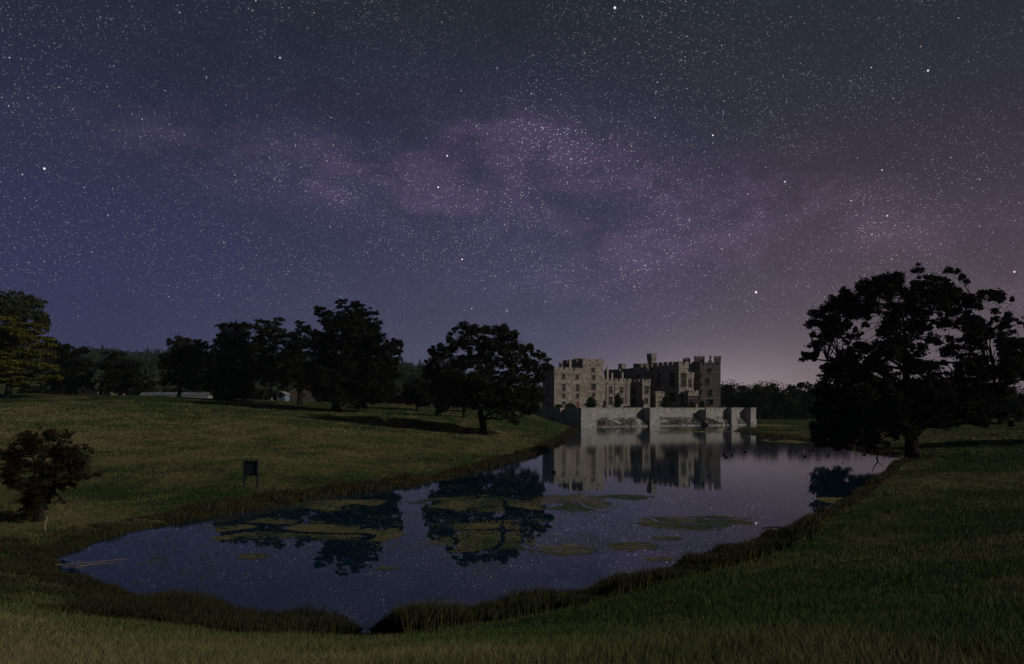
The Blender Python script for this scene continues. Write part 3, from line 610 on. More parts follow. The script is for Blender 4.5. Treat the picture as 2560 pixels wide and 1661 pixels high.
for a in [(767,472,26,62),(877,472,26,62),(768,582,30,68),(880,585,24,58)]: window(bB, *a)
for x in (718, 808, 922): pipe(bB, x, 405, 622)
for x, h in ((708, 1.8), (768, 5.0), (816, 2.0), (922, 2.4)):
    q = bB.P+U*solve(bB.P, U, Z1(x, 0)[0])+VV*2.5; chimney(q[0], q[1], bB.top_wall, h+1.0, .7, bB.o)
PB2 = bB.P+U*(bB.W+.0)+VV*7.0
bB2 = block('wall', 965, 0, 1210, 362, depth=10, P0=PB2, label='recessed shaded range beside the low battlemented range')
for a in [(1000,480,22,60),(1000,585,26,52),(1060,480,22,60),(1060,585,22,52)]: window(bB2, *a)
bC = block('tower', 1092, 337, 1170, 360, zxl=1030, mw=1.3, gap=.7, label='slim low tower with one tall window, partly in shadow')
window(bC, 1137, 472, 30, 66); window(bC, 1131, 582, 24, 50)
bE = block('wall', 1140, 350, 1215, 238, zxl=702, mw=2.0, gap=1.0, label='long dark rear range with a battlemented skyline')
for f_, w_ in ((.62, 2.6), (.30, 1.6), (.18, 2.8), (.07, 1.6)):
    q = bE.P+VV*(bE.L*f_)+U*1.0; tt = block('turret', 0, 0, 0, 238, depth=w_, P0=q, w=w_, mw=.6, gap=.4, zb=bE.top_wall-.5, par=.8, course=False); tt.o.location.z += 1.6
for f_ in (.2, .5, .8): window(bE, Z1(0,0)[0] and 1140-438*f_*1.02, 330+12*f_, 18, 40, side='left')
bF = block('turret', 1187, 356, 1232, 97, zxl=1142, mw=1.0, gap=.6, label='slender tall stair turret with a battlemented top, highest point of the castle')
bG = block('tower', 1465, 337, 1561, 178, zxl=1203, mw=2.6, gap=1.0, par=1.5, label='large central tower with tall mullioned windows, one side lit')
window(bG, 1513, 370, 42, 132, lights=3); window(bG, 1514, 560, 40, 118, lights=3)
for a in [(1262,372,26,128),(1398,367,52,124),(1398,550,56,92)]: window(bG, *a, side='left', lights=3)
strip(bG, 1467, 1559, 468, .3, m='stone'); strip(bG, 1206, 1463, 470, .3, side='left', m='stone')
bG2 = block('tower', 1561, 0, 1616, 290, depth=10, P0=bG.P+U*bG.W+VV*.3, mw=1.2, gap=.6, label='lower lit block joined to the right of the central tower')
window(bG2, 1580, 407, 24, 72)
bG3 = block('bay', 1566, 335, 1661, 476, depth=8, mw=1.8, gap=.7, par=.9, label='single storey bay with one wide many light window')
window(bG3, 1610, 566, 80, 96, lights=6)
bH = block('porch', 1228, 331, 1312, 487, zxl=1205, mw=1.0, gap=.6, par=.9, label='small battlemented porch in front of the central tower')
TK = R(-9); UK = np.array([math.cos(TK), math.sin(TK), 0]); VK = np.array([-math.sin(TK), math.cos(TK), 0])
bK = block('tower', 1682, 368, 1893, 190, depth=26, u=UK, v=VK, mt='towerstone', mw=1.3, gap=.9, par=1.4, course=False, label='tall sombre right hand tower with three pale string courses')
for a in [(1785,270,20,36),(1770,378,14,48),(1797,500,20,58),(1795,596,36,50)]: window(bK, *a, lights=2, trim='towerstone')
for a in [(1703,320,8,26),(1700,490,8,26),(1703,410,7,20)]: window(bK, *a, lights=1, trim='towerstone')
strip(bK, 1728, 1892, 297, .28); strip(bK, 1728, 1892, 416, .28); strip(bK, 1686, 1892, 566, .28)
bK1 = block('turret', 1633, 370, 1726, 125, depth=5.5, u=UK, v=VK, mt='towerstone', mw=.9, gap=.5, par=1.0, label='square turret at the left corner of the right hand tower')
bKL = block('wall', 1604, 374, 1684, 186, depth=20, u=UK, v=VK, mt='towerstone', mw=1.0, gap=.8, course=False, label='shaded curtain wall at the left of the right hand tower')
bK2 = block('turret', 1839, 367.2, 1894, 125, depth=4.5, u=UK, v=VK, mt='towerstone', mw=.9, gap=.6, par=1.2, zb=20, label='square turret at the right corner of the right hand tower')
bK0 = block('turret', 1549, 372, 1578, 141, depth=2.4, mt='towerstone', mw=.6, gap=.4, par=.9, label='tiny turret behind the central tower')
mb = MB(); g0 = bK.P+UK*solve(bK.P, UK, Z1(1748, 0)[0])+VK*.3; gw = solve(g0, UK, Z1(1826, 0)[0]); 
for k in range(6): 
    f = k/6; mb.box(g0+UK*(gw*.5*f)+UP*(bK.top_wall+.0+k*.5), UK*gw*(1-f), VK*.9, UP*.5)
mb.box(g0+UK*(gw*.42)+UP*(bK.top_wall+3), UK*.9, VK*.9, UP*1.4); fin(mb, 'stepped_gable', M['towerstone'], bK.o)
mb = MB(); q = bK1.P+UK*1.5+VK*2; mb.tube([q+UP*(bK1.top-1.5), q+UK*.9+UP*(bK1.top+5.4)], [.06, .04], 5); fin(mb, 'flagpole', M['iron'], bK1.o)
# ------------------------------------------------------------------ moat wall and terrace
Q0 = np.array([(1453-HX)/F*285, 285, 0]); WL = (float(Q0[0]), float(Q0[1]), 0)
mw_ = empty('moat_wall', WL, 'pale stone moat retaining wall with square bastions rising from the water below the castle', 'wall')
def aw(px, off=0.0): P = Q0+VV*off; return solve(P, U, px)
RE = 4.0
def wseg(px0, px1, off, name='wall_section', th=1.4, ng=6.0, top=7.0, label=None):
    s0, s1 = aw(px0, off), aw(px1, off); P = Q0+VV*off+U*s0; L = s1-s0; mb = MB()
    mb.box(P+UP*-1.5, U*L, VV*th, UP*(top-.7+1.5)); n = max(1, int(round(L/ng))); st = L/n
    for k in range(n): mb.box(P+U*(k*st+(.25 if k else 0))+UP*(top-.7), U*(st-(.25 if k else 0)-(.25 if k < n-1 else 0)), VV*.6, UP*.45)
    mb.box(P-VV*.12-U*.0+UP*(top-.25), U*L, VV*.85, UP*.27, 1)
    o = mb.build(name, [M['wallstone'], M['trim']], mw_, WL)
    if label: o['label'] = label
    return P, L
def bastion(px0, px1, off0, off1, label, name='bastion', top=7.0):
    s0 = aw(px0, off0); s1 = aw(px1, off0); P = Q0+VV*off0+U*s0; L = s1-s0; dp = off1-off0; mb = MB()
    mb.box(P+UP*-1.5, U*L, VV*dp, UP*(top-.7+1.5)); mb.box(P-VV*.1-U*.1+UP*(top-.25), U*(L+.2), VV*(dp+.1), UP*.29, 1)
    mb.box(P+UP*(top-.7), U*L, VV*dp, UP*.45); mb.box(P-VV*.15-U*.15-UP*1.5, U*(L+.3), VV*(dp+.15), UP*3.9)
    o = mb.build(name, [M['wallstone'], M['trim']], mw_, WL); o['label'] = label
bastion(1453, 1490, 0, RE+1.2, 'square corner bastion nearest the grassy left bank')
wseg(1489, 1626, RE); bastion(1625, 1648, 0, RE+1.2, 'narrow bastion in the middle of the moat wall'); wseg(1647, 1767, RE)
wseg(1765, 1832, .0, ng=2.4, th=5.5, label='projecting wall section, palest part of the moat wall')
wseg(1829, 1870, .6, ng=2.4); bastion(1829, 1842, -2.6, 2, 'thin buttress right of the palest section'); wseg(1866, 1890, .6, ng=2.4)
bastion(1877, 1890, -2.8, 2, 'last buttress at the right end of the moat wall')
# left return of the wall, running away from the camera
mb = MB(); Lr = 62
mb.box(Q0+VV*(RE+1.2)+UP*-1.5, U*1.2, VV*Lr, UP*8.23); mb.box(Q0+VV*(RE+1.2)-U*.1+UP*6.74, U*1.4, VV*Lr, UP*.3, 1)
o = mb.build('wall_section', [M['wallstone'], M['trim']], mw_, WL); o['label'] = 'shaded left return of the moat wall above the grass bank'
sB = solve(Q0, VV, 1413); mb = MB(); mb.box(Q0+VV*sB-U*2.2+UP*-1, U*2.3, VV*4, UP*7.6); mb.box(Q0+VV*(sB-.1)-U*2.3+UP*6.6, U*2.4, VV*4.2, UP*.42, 1)
mb.build('bastion', [M['wallstone'], M['trim']], mw_, WL)['label'] = 'buttress on the shaded left return'
PE = Q0+VV*2.0+U*aw(1890, 2.0); mb = MB(); mb.box(PE-U*1.2+UP*-1.5, U*1.2, VV*60, UP*8.3); mb.build('wall_section', [M['wallstone']], mw_, WL)['label'] = 'right return of the moat wall'
LT = aw(1890, 2)
mb = MB(); a_ = Q0+VV*(RE+1.3)+U*1.1; b_ = Q0+VV*(RE+1.3)+U*(LT-1.3); mb.quad(a_+UP*6.3, b_+UP*6.3, b_+VV*64+UP*6.3, a_+VV*64+UP*6.3)
a2 = Q0+VV*2+U*aw(1766, 2); b2 = PE-U*1.3; mb.quad(a2+UP*6.296, b2+UP*6.296, b2+VV*5+UP*6.296, a2+VV*5+UP*6.296)
tag(mb.build('terrace', M['grass']), kind='structure')
# scree at the foot of the recessed walls and its scrub
mb = MB(); SC = []
for px0, px1, o0 in ((1490, 1625, RE), (1648, 1765, RE), (1772, 1829, -0.02), (1843, 1877, .58)):
    s0, s1 = aw(px0, o0)-2.2, aw(px1, o0)+.5; n = 26; wd_ = RE-.3 if o0 > 1 else 2.2; prev = None
    for k in range(n+1):
        s_ = s0+(s1-s0)*k/n; P = Q0+VV*o0+U*s_; h = 2.4+.9*math.sin(s_*.5)+rng.uniform(-.3, .3)
        row = [P+VV*.1+UP*h, P-VV*wd_*.35+UP*(h*.72+rng.uniform(-.2, .2)), P-VV*wd_*.7+UP*(h*.34), P-VV*(wd_+.4)+UP*-.3]
        if prev is not None:
            for j in range(3): mb.quad(prev[j+1], row[j+1], row[j], prev[j])
        prev = row
    m_ = int((s1-s0)*150); s_ = rng.uniform(s0, s1, m_); t_ = rng.uniform(0, 1, m_); tuft = vnoise(s_, t_*6, 1.6, 9)
    keep = tuft > .35; s_, t_, tuft = s_[keep], t_[keep], tuft[keep]
    SC.append((Q0+VV*o0)[None]+U[None]*s_[:, None]-VV[None]*(t_*wd_)[:, None]+UP[None]*((1-t_)*2.6+rng.uniform(0, 1, len(s_))*tuft*1.3+.1)[:, None])
tag(mb.build('bank', mat('scree', plain((.27, .25, .23), .5, 1.2), .95, .1), smooth=False), kind='structure')
V, Q = leaf_quads(np.vstack(SC), .30); tag(np_mesh('scrub', V, Q, M['scrub']), 'grey brown scrub growing along the foot of the moat wall', 'scrub', kind='stuff')
# ------------------------------------------------------------------ castle shrubs
def shrub(label, zx, zy0, zy1, w, D, tall=False, leafm='leafbush'):
    px, pb, _ = Z1(zx, zy1); pt = Z1(zx, zy0)[1]; mpp = D/F; X = (px-HX)*mpp; z0 = 6.3; h = (HY-pt)*mpp+CAMZ-z0; r = w/4.1034*mpp/2
    root = empty('shrub', (X, D, z0), label, 'shrub'); P = []
    for k in range(16):
        f = (k+.5)/16; rr = r*(math.sqrt(max(.12, 1-(f*1.75-.8)**2)) if not tall else math.sqrt(max(.06, 1-(f*1.5-.52)**2))*.9)
        a = k*2.4; P.append(clump_leaves((X+rr*.42*math.cos(a), D+rr*.42*math.sin(a), z0+h*(.10+.80*f)), (rr*.8, rr*.8, h*.19), 420, 10)[0])
    V, Q = leaf_quads(np.vstack(P), .28); np_mesh('foliage', V, Q, M[leafm], root, (X, D, z0))
    mb = MB(); mb.tube([(X, D, z0-.1), (X+.1, D, z0+h*.4), (X, D, z0+h*.75)], [.25, .16, .05], 6); mb.build('stem', M['bark'], root, (X, D, z0))
shrub('round clipped evergreen bush against the left castle towers', 562, 545, 652, 118, 314)
shrub('tall pointed green shrub climbing between the windows of the low range', 838, 500, 645, 84, 329, True)
shrub('large dark bush in front of the small castle porch', 1338, 545, 652, 150, 322)
shrub('small pale bush below the wide bay window', 1600, 600, 652, 80, 326, leafm='leafwil')
shrub('little bush at the foot of the lit central tower', 1545, 612, 652, 40, 325)
shrub('dark bush at the foot of the right hand tower', 1705, 585, 652, 46, 345)
shrub('low hedge bush beside the red castle door', 350, 612, 652, 110, 309)
shrub('rounded low bush at the left corner of the castle', 235, 622, 668, 90, 307)
shrub('pale low bush right of the right hand tower', 1935, 632, 656, 90, 348, leafm='leafwil')
# ------------------------------------------------------------------ algae mats
FL = []
def algmat(label, px, py, rx, ry, cov=.5, m='algae', cracks=True, group='algae mats floating on the pond', solo=False):
    cx, cy = G0(px, py); D1 = F*CAMZ/(py+ry-HY); D2 = F*CAMZ/(max(py-ry, HY+20)-HY); hy = (D2-D1)/2; cy = (D1+D2)/2; hx = rx/F*cy; cx = (px-HX)/F*cy
    sx = max(.12, cy/400); sy = sx*2.4; xs = np.arange(cx-hx*1.35, cx+hx*1.35, sx); ys = np.arange(D1-hy*.35, D2+hy*.35, sy); X, Y = np.meshgrid(xs, ys); X = X.ravel(); Y = Y.ravel()
    # follow the perspective of the outline only through its own depth
    e = np.sqrt(((X-cx)/hx)**2+((Y-cy)/hy)**2); n = vnoise(X, Y, 2.4, 3)*.5+vnoise(X, Y, .9, 4)*.3+vnoise(X*1.0, Y, .35, 5)*.2
    big = vnoise(X, Y, 6, 11); st = vnoise(X, Y*.35, 1.1, 14)
    q = np.abs(vnoise(X, Y, 4.2, 21)-.5); q2 = np.abs(vnoise(X, Y, 5.5, 22)-.5); crk = (q > .03) & (q2 > .026) if cracks else (q > -1)
    pond = sdist(X, Y) < -.3
    sc_ = n*.75+st*.35+(1-e)*.55+(big-.5)*.5+(cov-.5)*.8
    keep = (sc_ > .66) & (e < 1.12) & crk & pond & (rng.uniform(0, 1, len(X)) < .5+np.clip((sc_-.66)*3, 0, .47))
    fl = (~keep) & (sc_ > .46) & pond & crk & (rng.uniform(0, 1, len(X)) < np.clip((sc_-.46)*1.7, 0, .45)); FL.append(np.stack([X[fl], Y[fl], np.full(fl.sum(), sx)], -1))
    if solo: return
    X, Y = X[keep], Y[keep]
    if len(X) < 3: return
    w = sx*.5*rng.uniform(.7, 1.5, len(X)); h = sy*.5*rng.uniform(.6, 1.3, len(X)); z = .006+rng.uniform(0, .012, len(X)); j = rng.normal(0, sx*.2, len(X))
    V = np.stack([np.stack([X-w, Y-h+j, z], -1), np.stack([X+w*.6, Y-h*1.0, z], -1), np.stack([X+w, Y+h*.7, z], -1), np.stack([X-w*.5, Y+h+j, z], -1)], 1).reshape(-1, 3)
    o = np_mesh('algae_mat', V, np.arange(len(V)).reshape(-1, 4), M[m], loc=(cx, cy, 0)); tag(o, label, 'algae mat', group)
for a in [('long ochre algae mat left of the middle of the pond', 870, 1334, 140, 24, .58), ('dull green algae mat merging with the ochre one at its left', 655, 1325, 150, 32, .46),
          ('green algae mat along the far left bank below the notice board', 800, 1266, 130, 17, .52), ('round green algae mat next to the far bank reflection gap', 935, 1258, 65, 13, .6),
          ('broad cracked green algae mat under the oak reflection', 1200, 1266, 170, 28, .58), ('cracked algae rafts in the middle of the oak reflection', 1240, 1318, 150, 26, .42),
          ('greenish algae rafts at the lower edge of the oak reflection', 1180, 1362, 140, 26, .46), ('small orange algae mat right of the oak reflection', 1410, 1376, 75, 13, .62),
          ('oval olive algae mat below the castle reflection', 1430, 1256, 85, 20, .85), ('thin olive streak of algae right of the oval mat', 1560, 1242, 70, 9, .6),
          ('long yellow brown algae mat in the open right half of the pond', 1740, 1306, 140, 18, .62), ('pale green algae patch near the right bank reeds', 1600, 1368, 70, 15, .5), ('little green algae strip above the pale green patch', 1668, 1346, 38, 6, .55), ('green algae strip touching the near right reeds', 1640, 1400, 70, 8, .52),
          ('small rusty algae mat in the dark near water', 965, 1422, 42, 10, .5), ('small brown algae mat in the blue left water', 640, 1391, 45, 8, .5)]:
    algmat(*a)
algmat('bright algae mat against the right bank below the huge tree', 2105, 1254, 45, 10, .62, 'algaeY', False)
algmat('thin yellow algae streak on the far water below the moat wall', 1760, 1080, 110, 2.2, .6, 'algaeY', False)
algmat('yellow green algae filling the inlet beyond the moat wall', 1920, 1063.8, 60, 2.4, .8, 'algaeY', False)
algmat('algae line along the shore of the far grassy spit', 1980, 1104, 110, 5, .42, 'algaeY', False)
for a in [(400,1430,200,30,.60),(330,1372,160,30,.62),(480,1350,170,32,.56),(1300,1428,130,14,.36),(1770,1254,60,9,.4),(1490,1100,60,6,.3),(560,1410,180,26,.5),(1190,1300,240,75,.62),(760,1330,280,60,.58),(1700,1380,120,26,.30),(1650,1250,240,14,.26),(1850,1115,200,10,.26),(1350,1200,150,14,.24),(1560,1330,120,30,.22)]:
    algmat('', *a, solo=True)
FLA = np.vstack(FL); X, Y, sx_ = FLA.T; w = sx_*.42*rng.uniform(.4, 1.3, len(X)); h = w*rng.uniform(1.0, 2.6, len(X)); z = .004+rng.uniform(0, .004, len(X)); X = X+rng.normal(0, .5, len(X))*sx_; Y = Y+rng.normal(0, 1, len(X))*sx_
V = np.stack([np.stack([X-w, Y-h*.4, z], -1), np.stack([X+w*.5, Y-h, z], -1), np.stack([X+w, Y+h*.5, z], -1), np.stack([X-w*.4, Y+h, z], -1)], 1).reshape(-1, 3)
tag(np_mesh('algae_flecks', V, np.arange(len(V)).reshape(-1, 4), M['algae']), 'loose flecks and thin films of algae drifting between the mats', 'algae', kind='stuff')
# ------------------------------------------------------------------ grass and reeds
def blades(X, Y, h, w, col, lean=.35, z=None, seg=2):
    n = len(X); Z = zt(X, Y) if z is None else z; a = rng.uniform(0, 6.283, n); la = rng.uniform(0, 6.283, n); wx = np.cos(a)*w/2; wy = np.sin(a)*w/2
    lx = np.cos(la)*h*lean*rng.uniform(.1, 1, n)+h*.12; ly = np.sin(la)*h*lean*rng.uniform(.1, 1, n)
    B = np.stack([X, Y, Z-.02], -1); ww = np.stack([wx, wy, 0*wx], -1)
    m1 = B+np.stack([lx*.3, ly*.3, h*.55], -1); tp = B+np.stack([lx, ly, h*(1-.12*np.hypot(lx, ly)/np.maximum(h, .01))], -1)
    V = np.stack([B-ww, B+ww, m1+ww*.7, m1-ww*.7, tp+ww*.12, tp-ww*.12], 1).reshape(-1, 3); i = np.arange(n)*6
    Q = np.concatenate([np.stack([i, i+1, i+2, i+3], -1), np.stack([i+3, i+2, i+4, i+5], -1)])
    C = np.repeat(col, 6, axis=0); return V, Q, C
def pal(t, a, b): return np.array(a)[None]*(1-t[:, None])+np.array(b)[None]*t[:, None]
# field grass, denser near the camera
n = 700000; r = np.exp(rng.uniform(np.log(3.2), np.log(225), n)); a = np.radians(rng.uniform(-37, 37, n)); X = r*np.sin(a); Y = r*np.cos(a)
sd = sdist(X, Y); k = (sd > 1.2); X, Y, r, sd = X[k], Y[k], r[k], sd[k]
dry = np.clip(dryness(X, Y)*.9+(vnoise(X, Y, .8, 7)-.5)*.35+rng.normal(0, .2, len(X)), 0, 1)
col = pal(dry, (.045, .082, .018), (.235, .198, .10))*rng.uniform(.6, 1.25, len(X))[:, None]
h = rng.uniform(.04, .14, len(X))*(1+.6*np.clip(r/50, 0, 1)+1.2*np.clip((r-60)/100, 0, 1)*vnoise(X, Y, 1.7, 51))*(.6+.9*vnoise(X, Y, 1.2, 52)); w = .0016+.00040*r+.0008*np.clip(r-90, 0, 200)
V, Q, C = blades(X, Y, h, w, col, .8); tag(np_mesh('grass', V, Q, M['blade'], cols=C), 'rough dry and green grass covering the near slope and the field', 'grass', kind='stuff')
# rushes round the shore
def shore(pts, n, wmin, wmax, hmin, hmax, ca, cb, label, wk=1.0, nz=1.8, thr=.25):
    G = np.array([G0(*p) for p in pts]); seg = np.hypot(*(G[1:]-G[:-1]).T); cum = np.concatenate([[0], np.cumsum(seg)])
    D = (G[1:, 1]+G[:-1, 1])/2; wgt = seg/D**.8; wgt /= wgt.sum(); s = rng.choice(len(seg), n, p=wgt); t = rng.uniform(0, 1, n)
    P = G[s]*(1-t)[:, None]+G[s+1]*t[:, None]; d = G[s+1]-G[s]; nn = np.stack([-d[:, 1], d[:, 0]], -1)/np.hypot(*d.T)[:, None]
    off = rng.uniform(wmin, wmax, n); X = P[:, 0]+nn[:, 0]*off; Y = P[:, 1]+nn[:, 1]*off; sd = sdist(X, Y)
    flip = np.sign(sd)*np.sign(off); 
    X = np.where((off > 0) & (sd < 0) & (np.abs(sd) > .3), P[:, 0]-nn[:, 0]*off, X); Y = np.where((off > 0) & (sd < 0) & (np.abs(sd) > .3), P[:, 1]-nn[:, 1]*off, Y)
    tu = vnoise(X, Y, nz, 12)*.6+vnoise(X, Y, nz*.35, 13)*.4; k = tu > thr; X, Y, tu = X[k], Y[k], tu[k]
    r = np.hypot(X, Y); pxx = HX+F*X/Y; big = vnoise(X, Y, 1.9, 31)
    h = (hmin+(hmax-hmin)*tu)*rng.uniform(.5, 1.15, len(X))*(.25+1.3*big)
    h *= np.where((pxx < 480) & (Y < 52), np.clip(pxx/480, .3, 1), 1)
    if hmax < 1.05: h *= np.where(Y < 36, np.clip(np.abs(pxx-918)/70, .25, 1), 1); w = (.006+.0008*r)*wk
    c = pal(np.clip(tu+rng.normal(0, .25, len(X)), 0, 1), ca, cb)*rng.uniform(.6, 1.2, len(X))[:, None]
    V, Q, C = blades(X, Y, h, w, c, .35, z=np.maximum(zt(X, Y), -.1)); tag(np_mesh('reeds', V, Q, M['blade'], cols=C), label, 'reeds', kind='stuff')
near1 = NEAR[:7]; near2 = NEAR[6:]
shore([(0, 1390)]+[(60, 1400)]+NEAR[:6]+[(900, 1579)], 100000, -.4, 5.5, .22, 1.0, (.016, .024, .008), (.056, .052, .024), 'dark rushes along the near left shore of the pond')
shore([(930, 1579)]+NEAR[7:15], 60000, -.4, 2.1, .2, .9, (.024, .038, .011), (.080, .076, .034), 'dark rushes along the near right shore of the pond')
shore(NEAR[14:], 14000, -.4, 1.0, .2, .65, (.034, .048, .016), (.105, .088, .042), 'brown rushes along the right bank below the huge tree')
shore(LEFT, 50000, -.3, 2.6, .2, .75, (.020, .026, .009), (.070, .055, .026), 'brown rushes along the far left bank')
shore([(138, 1398), (215, 1362)], 12000, -.1, 5, .2, .6, (.020, .018, .008), (.06, .042, .018), 'rusty rushes at the left tip of the pond')
shore(FAR[:6], 22000, .1, 3, .25, .6, (.05, .045, .022), (.10, .085, .045), 'pale rough grass along the far grassy spit')
# ------------------------------------------------------------------ notice board
def notice():
    D = 61.0; X = (627-HX)/F*D; z = zt1(X, D); root = empty('notice_board', (X, D, z), 'dark blue notice board on two posts standing on the far left bank', 'sign')
    a = R(-14); d = np.array([math.cos(a), math.sin(a), 0]); nr = np.array([-math.sin(a), math.cos(a), 0]); c = np.array([X, D, 0]); top = CAMZ-(1152-HY)/F*D; bot = CAMZ-(1187-HY)/F*D; w = 1.02
    blue = mat('dark blue paint', plain((.012, .016, .028), .2), .6, .3); pan = mat('weathered board face', plain((.030, .038, .060), .25, 6), .6, .3)
    for s in (-1, 1):
        mb = MB(); p = c+d*(s*(w/2+.05)); mb.box(p-d*.05-nr*.06+UP*(z-.3), d*.10, nr*.12, UP*(top-z+.3)); mb.box(p-d*.065-nr*.075+UP*top, d*.13, nr*.15, UP*.05)
        mb.build('post', blue, root, (X, D, z))
    mb = MB(); mb.box(c-d*w/2-nr*.02+UP*bot, d*w, nr*.04, UP*(top-bot-.04)); mb.build('panel', pan, root, (X, D, z))
    mb = MB(); mb.box(c-d*w/2-nr*.05+UP*(top-.12), d*w, nr*.08, UP*.10); mb.box(c-d*w/2-nr*.05+UP*(bot-.06), d*w, nr*.08, UP*.09); mb.build('rail', blue, root, (X, D, z))
notice()
def stake():
    D = 43.; X = (111-HX)/F*D; z = zt1(X, D); mb = MB(); mb.tube([(X, D, z-.1), (X+.05, D, z+.35), (X+.16, D, z+.78)], [.04, .035, .03], 6)
    tag(mb.build('stake', mat('bare wood', plain((.30, .27, .20)), .9, .2), loc=(X, D, z)), 'short pale leaning stake in front of the hawthorn trunk', 'stake')
stake()
# ------------------------------------------------------------------ far buildings and gate on the left
white = mat('white paint', plain((.24, .24, .24), .3), .7, .3); pinkw = mat('pale cottage wall', plain((.42, .32, .28), .15), .9, .1); glassy = mat('glasshouse glass', plain((.12, .15, .17), .5, .8), .3, .5); tiles = mat('dull roof tiles', plain((.055, .048, .045)), .9, .1)
def house(name, label, cat, px, D, w, dpt, h, rh, wall, roof, ang=0, py=None):
    X = (px-HX)/F*D; z = zt1(X, D) if py is None else CAMZ-(py-HY)/F*D; root = empty(name, (X, D, z), label, cat); loc = (X, D, z); a = R(ang)
    d = np.array([math.cos(a), math.sin(a), 0]); n = np.array([-math.sin(a), math.cos(a), 0]); c = np.array([X, D, z]); o = c-d*w/2-n*dpt/2
    mb = MB(); mb.box(o-UP*1, d*w, n*dpt, UP*(h+1))
    for q in (o, o+n*dpt): mb.quad(q+UP*h, q+d*w+UP*h, q+d*w/2+UP*(h+rh))
    mb.build('wall', wall, root, loc)
    mb = MB(); e = .35
    for s in (0, 1):
        e0 = (o-d*e+UP*(h-e*rh/(w/2))) if s == 0 else (o+d*(w+e)+UP*(h-e*rh/(w/2))); r0 = o+d*w/2+UP*(h+rh+.02)
        ins = np.array([0, 0, .12]); A_, B_ = e0-n*e, r0-n*e
        V_ = [A_, B_, B_+n*(dpt+2*e), A_+n*(dpt+2*e)]
        mb.quad(*V_); mb.quad(*[v+ins for v in V_]); 
        for i in range(4): mb.quad(V_[i], V_[(i+1) % 4], V_[(i+1) % 4]+ins, V_[i]+ins)
    mb.build('roof', roof, root, loc)
    mb = MB(); mb.box(o+d*w*.38-n*.06+UP*h*.35, d*w*.24, n*.04, UP*h*.5, 1); mb.box(o+d*w*.36-n*.05+UP*h*.31, d*w*.28, n*.045, UP*h*.06, 0); mb.build('window', [white, M['glass']], root, loc)
    return root
house('cottage', 'small pale pink cottage with a gable end between the left trees', 'cottage', 221, 262, 3.0, 9, 1.9, 1.1, pinkw, tiles, 8, 989)
house('shed', 'little pale shed gable glimpsed just behind the field gate', 'shed', 294, 275, 2.6, 5, 1.4, .8, pinkw, tiles, 4, 988)
house('barn', 'low barn with a pale pitched roof beside the tallest tree', 'barn', 752, 250, 8, 9, 2.0, 2.6, tiles, mat('pale slate', plain((.20, .20, .21)), .8, .2), 20, 1000)
house('shed', 'small bluish white shed right of the pale tree trunk', 'shed', 708, 243, 2.6, 3, 1.7, .7, mat('bluish paint', plain((.16, .22, .27), .2), .7, .2), white, -10, 1000)
def glasshouse():
    D = 262.; x0, x1 = (350-HX)/F*D, (520-HX)/F*D; z = CAMZ-(993-HY)/F*D; root = empty('glasshouse', ((x0+x1)/2, D, z), 'long low white framed glasshouse behind the dark tree', 'glasshouse'); loc = ((x0+x1)/2, D, z)
    mb = MB(); mb.box((x0, D, z-1), (x1-x0, 0, 0), (0, 4, 0), (0, 0, 1.5)); mb.build('wall', white, root, loc)
    mb = MB(); mb.quad((x0, D-.1, z+.55), (x1, D-.1, z+.55), (x1, D+2, z+1.6), (x0, D+2, z+1.6)); mb.quad((x1, D+4.1, z+.55), (x0, D+4.1, z+.55), (x0, D+2, z+1.6), (x1, D+2, z+1.6)); mb.build('roof', glassy, root, loc)
    for k in range(15):
        x = x0+(x1-x0)*k/14; mb = MB(); mb.tube([(x, D-.14, z+.55), (x, D+1.96, z+1.66)], [.07, .07], 4); mb.build('glazing_bar', white, root, loc)
glasshouse()
def gate():
    D = 248.; x0, x1 = (258-HX)/F*D, (321-HX)/F*D; z = zt1((x0+x1)/2, D); root = empty('field_gate', ((x0+x1)/2, D, z), 'pale wooden rail fence on the brow of the left field', 'fence'); loc = ((x0+x1)/2, D, z); wood_ = mat('weathered wood', plain((.20, .18, .15)), .9, .1)
    for k in range(5): mb = MB(); x = x0+(x1-x0)*k/4; mb.box((x-.07, D-.07, z-.4), (.14, 0, 0), (0, .14, 0), (0, 0, 1.6)); mb.build('post', wood_, root, loc)
    for h in (.35, .7, 1.05): mb = MB(); mb.box((x0, D-.12, z+h), (x1-x0, 0, 0), (0, .05, 0), (0, 0, .11)); mb.build('rail', wood_, root, loc)
gate()
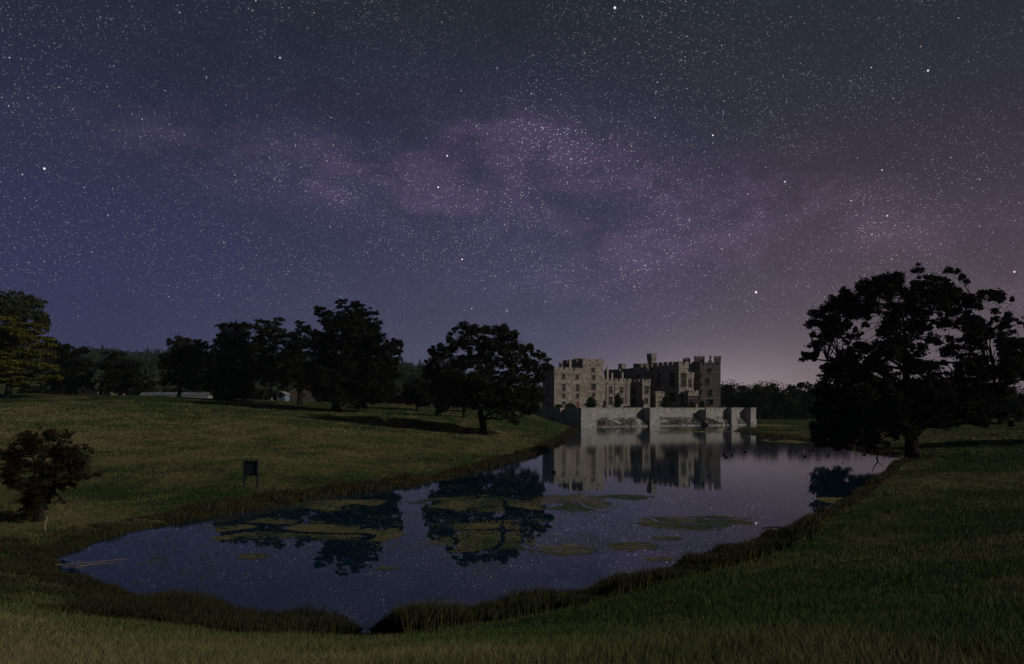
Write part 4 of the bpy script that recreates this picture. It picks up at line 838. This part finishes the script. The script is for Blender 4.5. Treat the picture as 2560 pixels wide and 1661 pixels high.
# ------------------------------------------------------------------ ducks, branches
def lathe(mb, c, prof, ax, n=8, up=np.array([0, 0, 1.0]), m=0):
    ax = np.array(ax, float); ax /= np.linalg.norm(ax); s = np.cross(ax, up); s /= np.linalg.norm(s); t = np.cross(s, ax); i0 = len(mb.v)
    for (x, r, dz) in prof:
        for j in range(n): th = 2*math.pi*j/n; mb.v.append(tuple(np.array(c)+ax*x+s*r*math.cos(th)+t*(r*.8*math.sin(th)+dz)))
    for k in range(len(prof)-1):
        for j in range(n): mb.f.append((i0+k*n+j, i0+k*n+(j+1) % n, i0+(k+1)*n+(j+1) % n, i0+(k+1)*n+j)); mb.mi.append(m)
dk = mat('dark duck feathers', plain((.03, .026, .022), .4, 8), .8, .2); bill = mat('duck bill', plain((.18, .13, .04)), .6, .3)
def duck(X, Y, a, label, grp, first=[]):
    if first:
        r = first[0].copy(); COL.objects.link(r); r.location = (X, Y, 0); r.rotation_euler = (0, 0, a)
        for ch in first[0].children: c = ch.copy(); COL.objects.link(c); c.parent = r
    else:
        r = empty('duck', (X, Y, 0), label, 'duck', grp); mb = MB()
        lathe(mb, (0, 0, .07), [(-.36, .01, .11), (-.30, .05, .09), (-.2, .11, .04), (-.05, .16, .02), (.12, .15, .02), (.22, .10, .05), (.26, .06, .10), (.27, .052, .17), (.29, .055, .22), (.33, .06, .25), (.38, .04, .25), (.41, .01, .24)], (1, 0, 0))
        mb.build('body', dk, r, smooth=True); mb = MB(); mb.tube([(.39, 0, .31), (.48, 0, .295)], [.022, .012], 5); mb.build('bill', bill, r)
        r.rotation_euler = (0, 0, a); first.append(r)
    tag(r, label, 'duck', grp); return r
Zl = lambda x, y: G0(1780+x*.3277, 940+y*.3277)
for (x, y) in [(172,567),(255,584),(415,562),(595,579),(655,580),(738,569),(768,570),(708,619),(90,607),(150,609),(108,624)]:
    q = Zl(x, y); duck(q[0], q[1], rng.uniform(0, 6.28), 'small dark duck swimming on the open water before the grassy spit', 'ducks on the open water')
for (x, y) in [(888,613),(1163,602),(1215,594),(1312,597),(1360,602)]:
    q = Zl(x, y); duck(q[0], q[1], rng.uniform(0, 6.28), 'small dark duck on the bright water under the huge bank tree', 'ducks under the huge tree')
q = G0(1415, 1110); duck(q[0], q[1], 1.0, 'lone dark duck near the far left bank below the castle', 'ducks on the open water')
q = G0(1385, 1182); duck(q[0], q[1], 2.0, 'lone dark duck on the castle reflection nearest the oak reflection', 'ducks on the open water')
def snag(name, label, pts, rads, m='bark'):
    mb = MB()
    for p, r in zip(pts, rads): mb.tube(p, r, 6)
    c = pts[0][0]; tag(mb.build(name, M[m], loc=tuple(c)), label, 'branch')
q = Zl(1250, 628); x, y = q
snag('branch', 'forked dead branch poking out of the water left of the huge trunk', [[(x, y, -.3), (x+.3, y, .5), (x-.2, y+.1, 1.2), (x-.5, y, 2.0)], [(x+.2, y, .5), (x+.9, y, 1.1), (x+1.1, y, 1.3)]], [[.12, .1, .08, .04], [.07, .05, .03]])
x, y = G0(1975, 1326); x2, y2 = G0(1905, 1321)
snag('branch', 'thin dark branch lying on the water against the right bank', [[(x, y, .05), ((x+x2)/2, (y+y2)/2, .12), (x2, y2, .02)], [(x, y, .02), (x-1.0, y-.5, .02), (x-2.0, y-1.0, .0)]], [[.05, .04, .02], [.03, .025, .015]])
x, y = G0(225, 1411)
snag('driftwood', 'pale driftwood twigs floating in the left tail of the pond', [[(x-1.4, y-.3, .02), (x, y+.3, .05), (x+1.2, y+1.1, .03)], [(x-.8, y-.6, .02), (x+.3, y-.3, .04), (x+1.2, y+.4, .03)], [(x-.2, y-1.0, .02), (x+.3, y+.2, .05), (x+.5, y+.9, .02)]], [[.018, .015, .01], [.014, .012, .008], [.012, .01, .006]], 'palebark')
q = G0(1722, 1388)

# ------------------------------------------------------------------ thin night haze
mb = MB(); mb.box((-1900, -1900, -4), (3800, 0, 0), (0, 3800, 0), (0, 0, 134))
hm = bpy.data.materials.new('haze'); hm.use_nodes = True; t_ = hm.node_tree; t_.nodes.remove(t_.nodes['Principled BSDF'])
pv = t_.nodes.new('ShaderNodeVolumePrincipled'); pv.inputs['Color'].default_value = (.70, .80, .92, 1); pv.inputs['Density'].default_value = .00006
t_.links.new(pv.outputs[0], t_.nodes['Material Output'].inputs['Volume'])
tag(mb.build('haze', hm), kind='stuff')
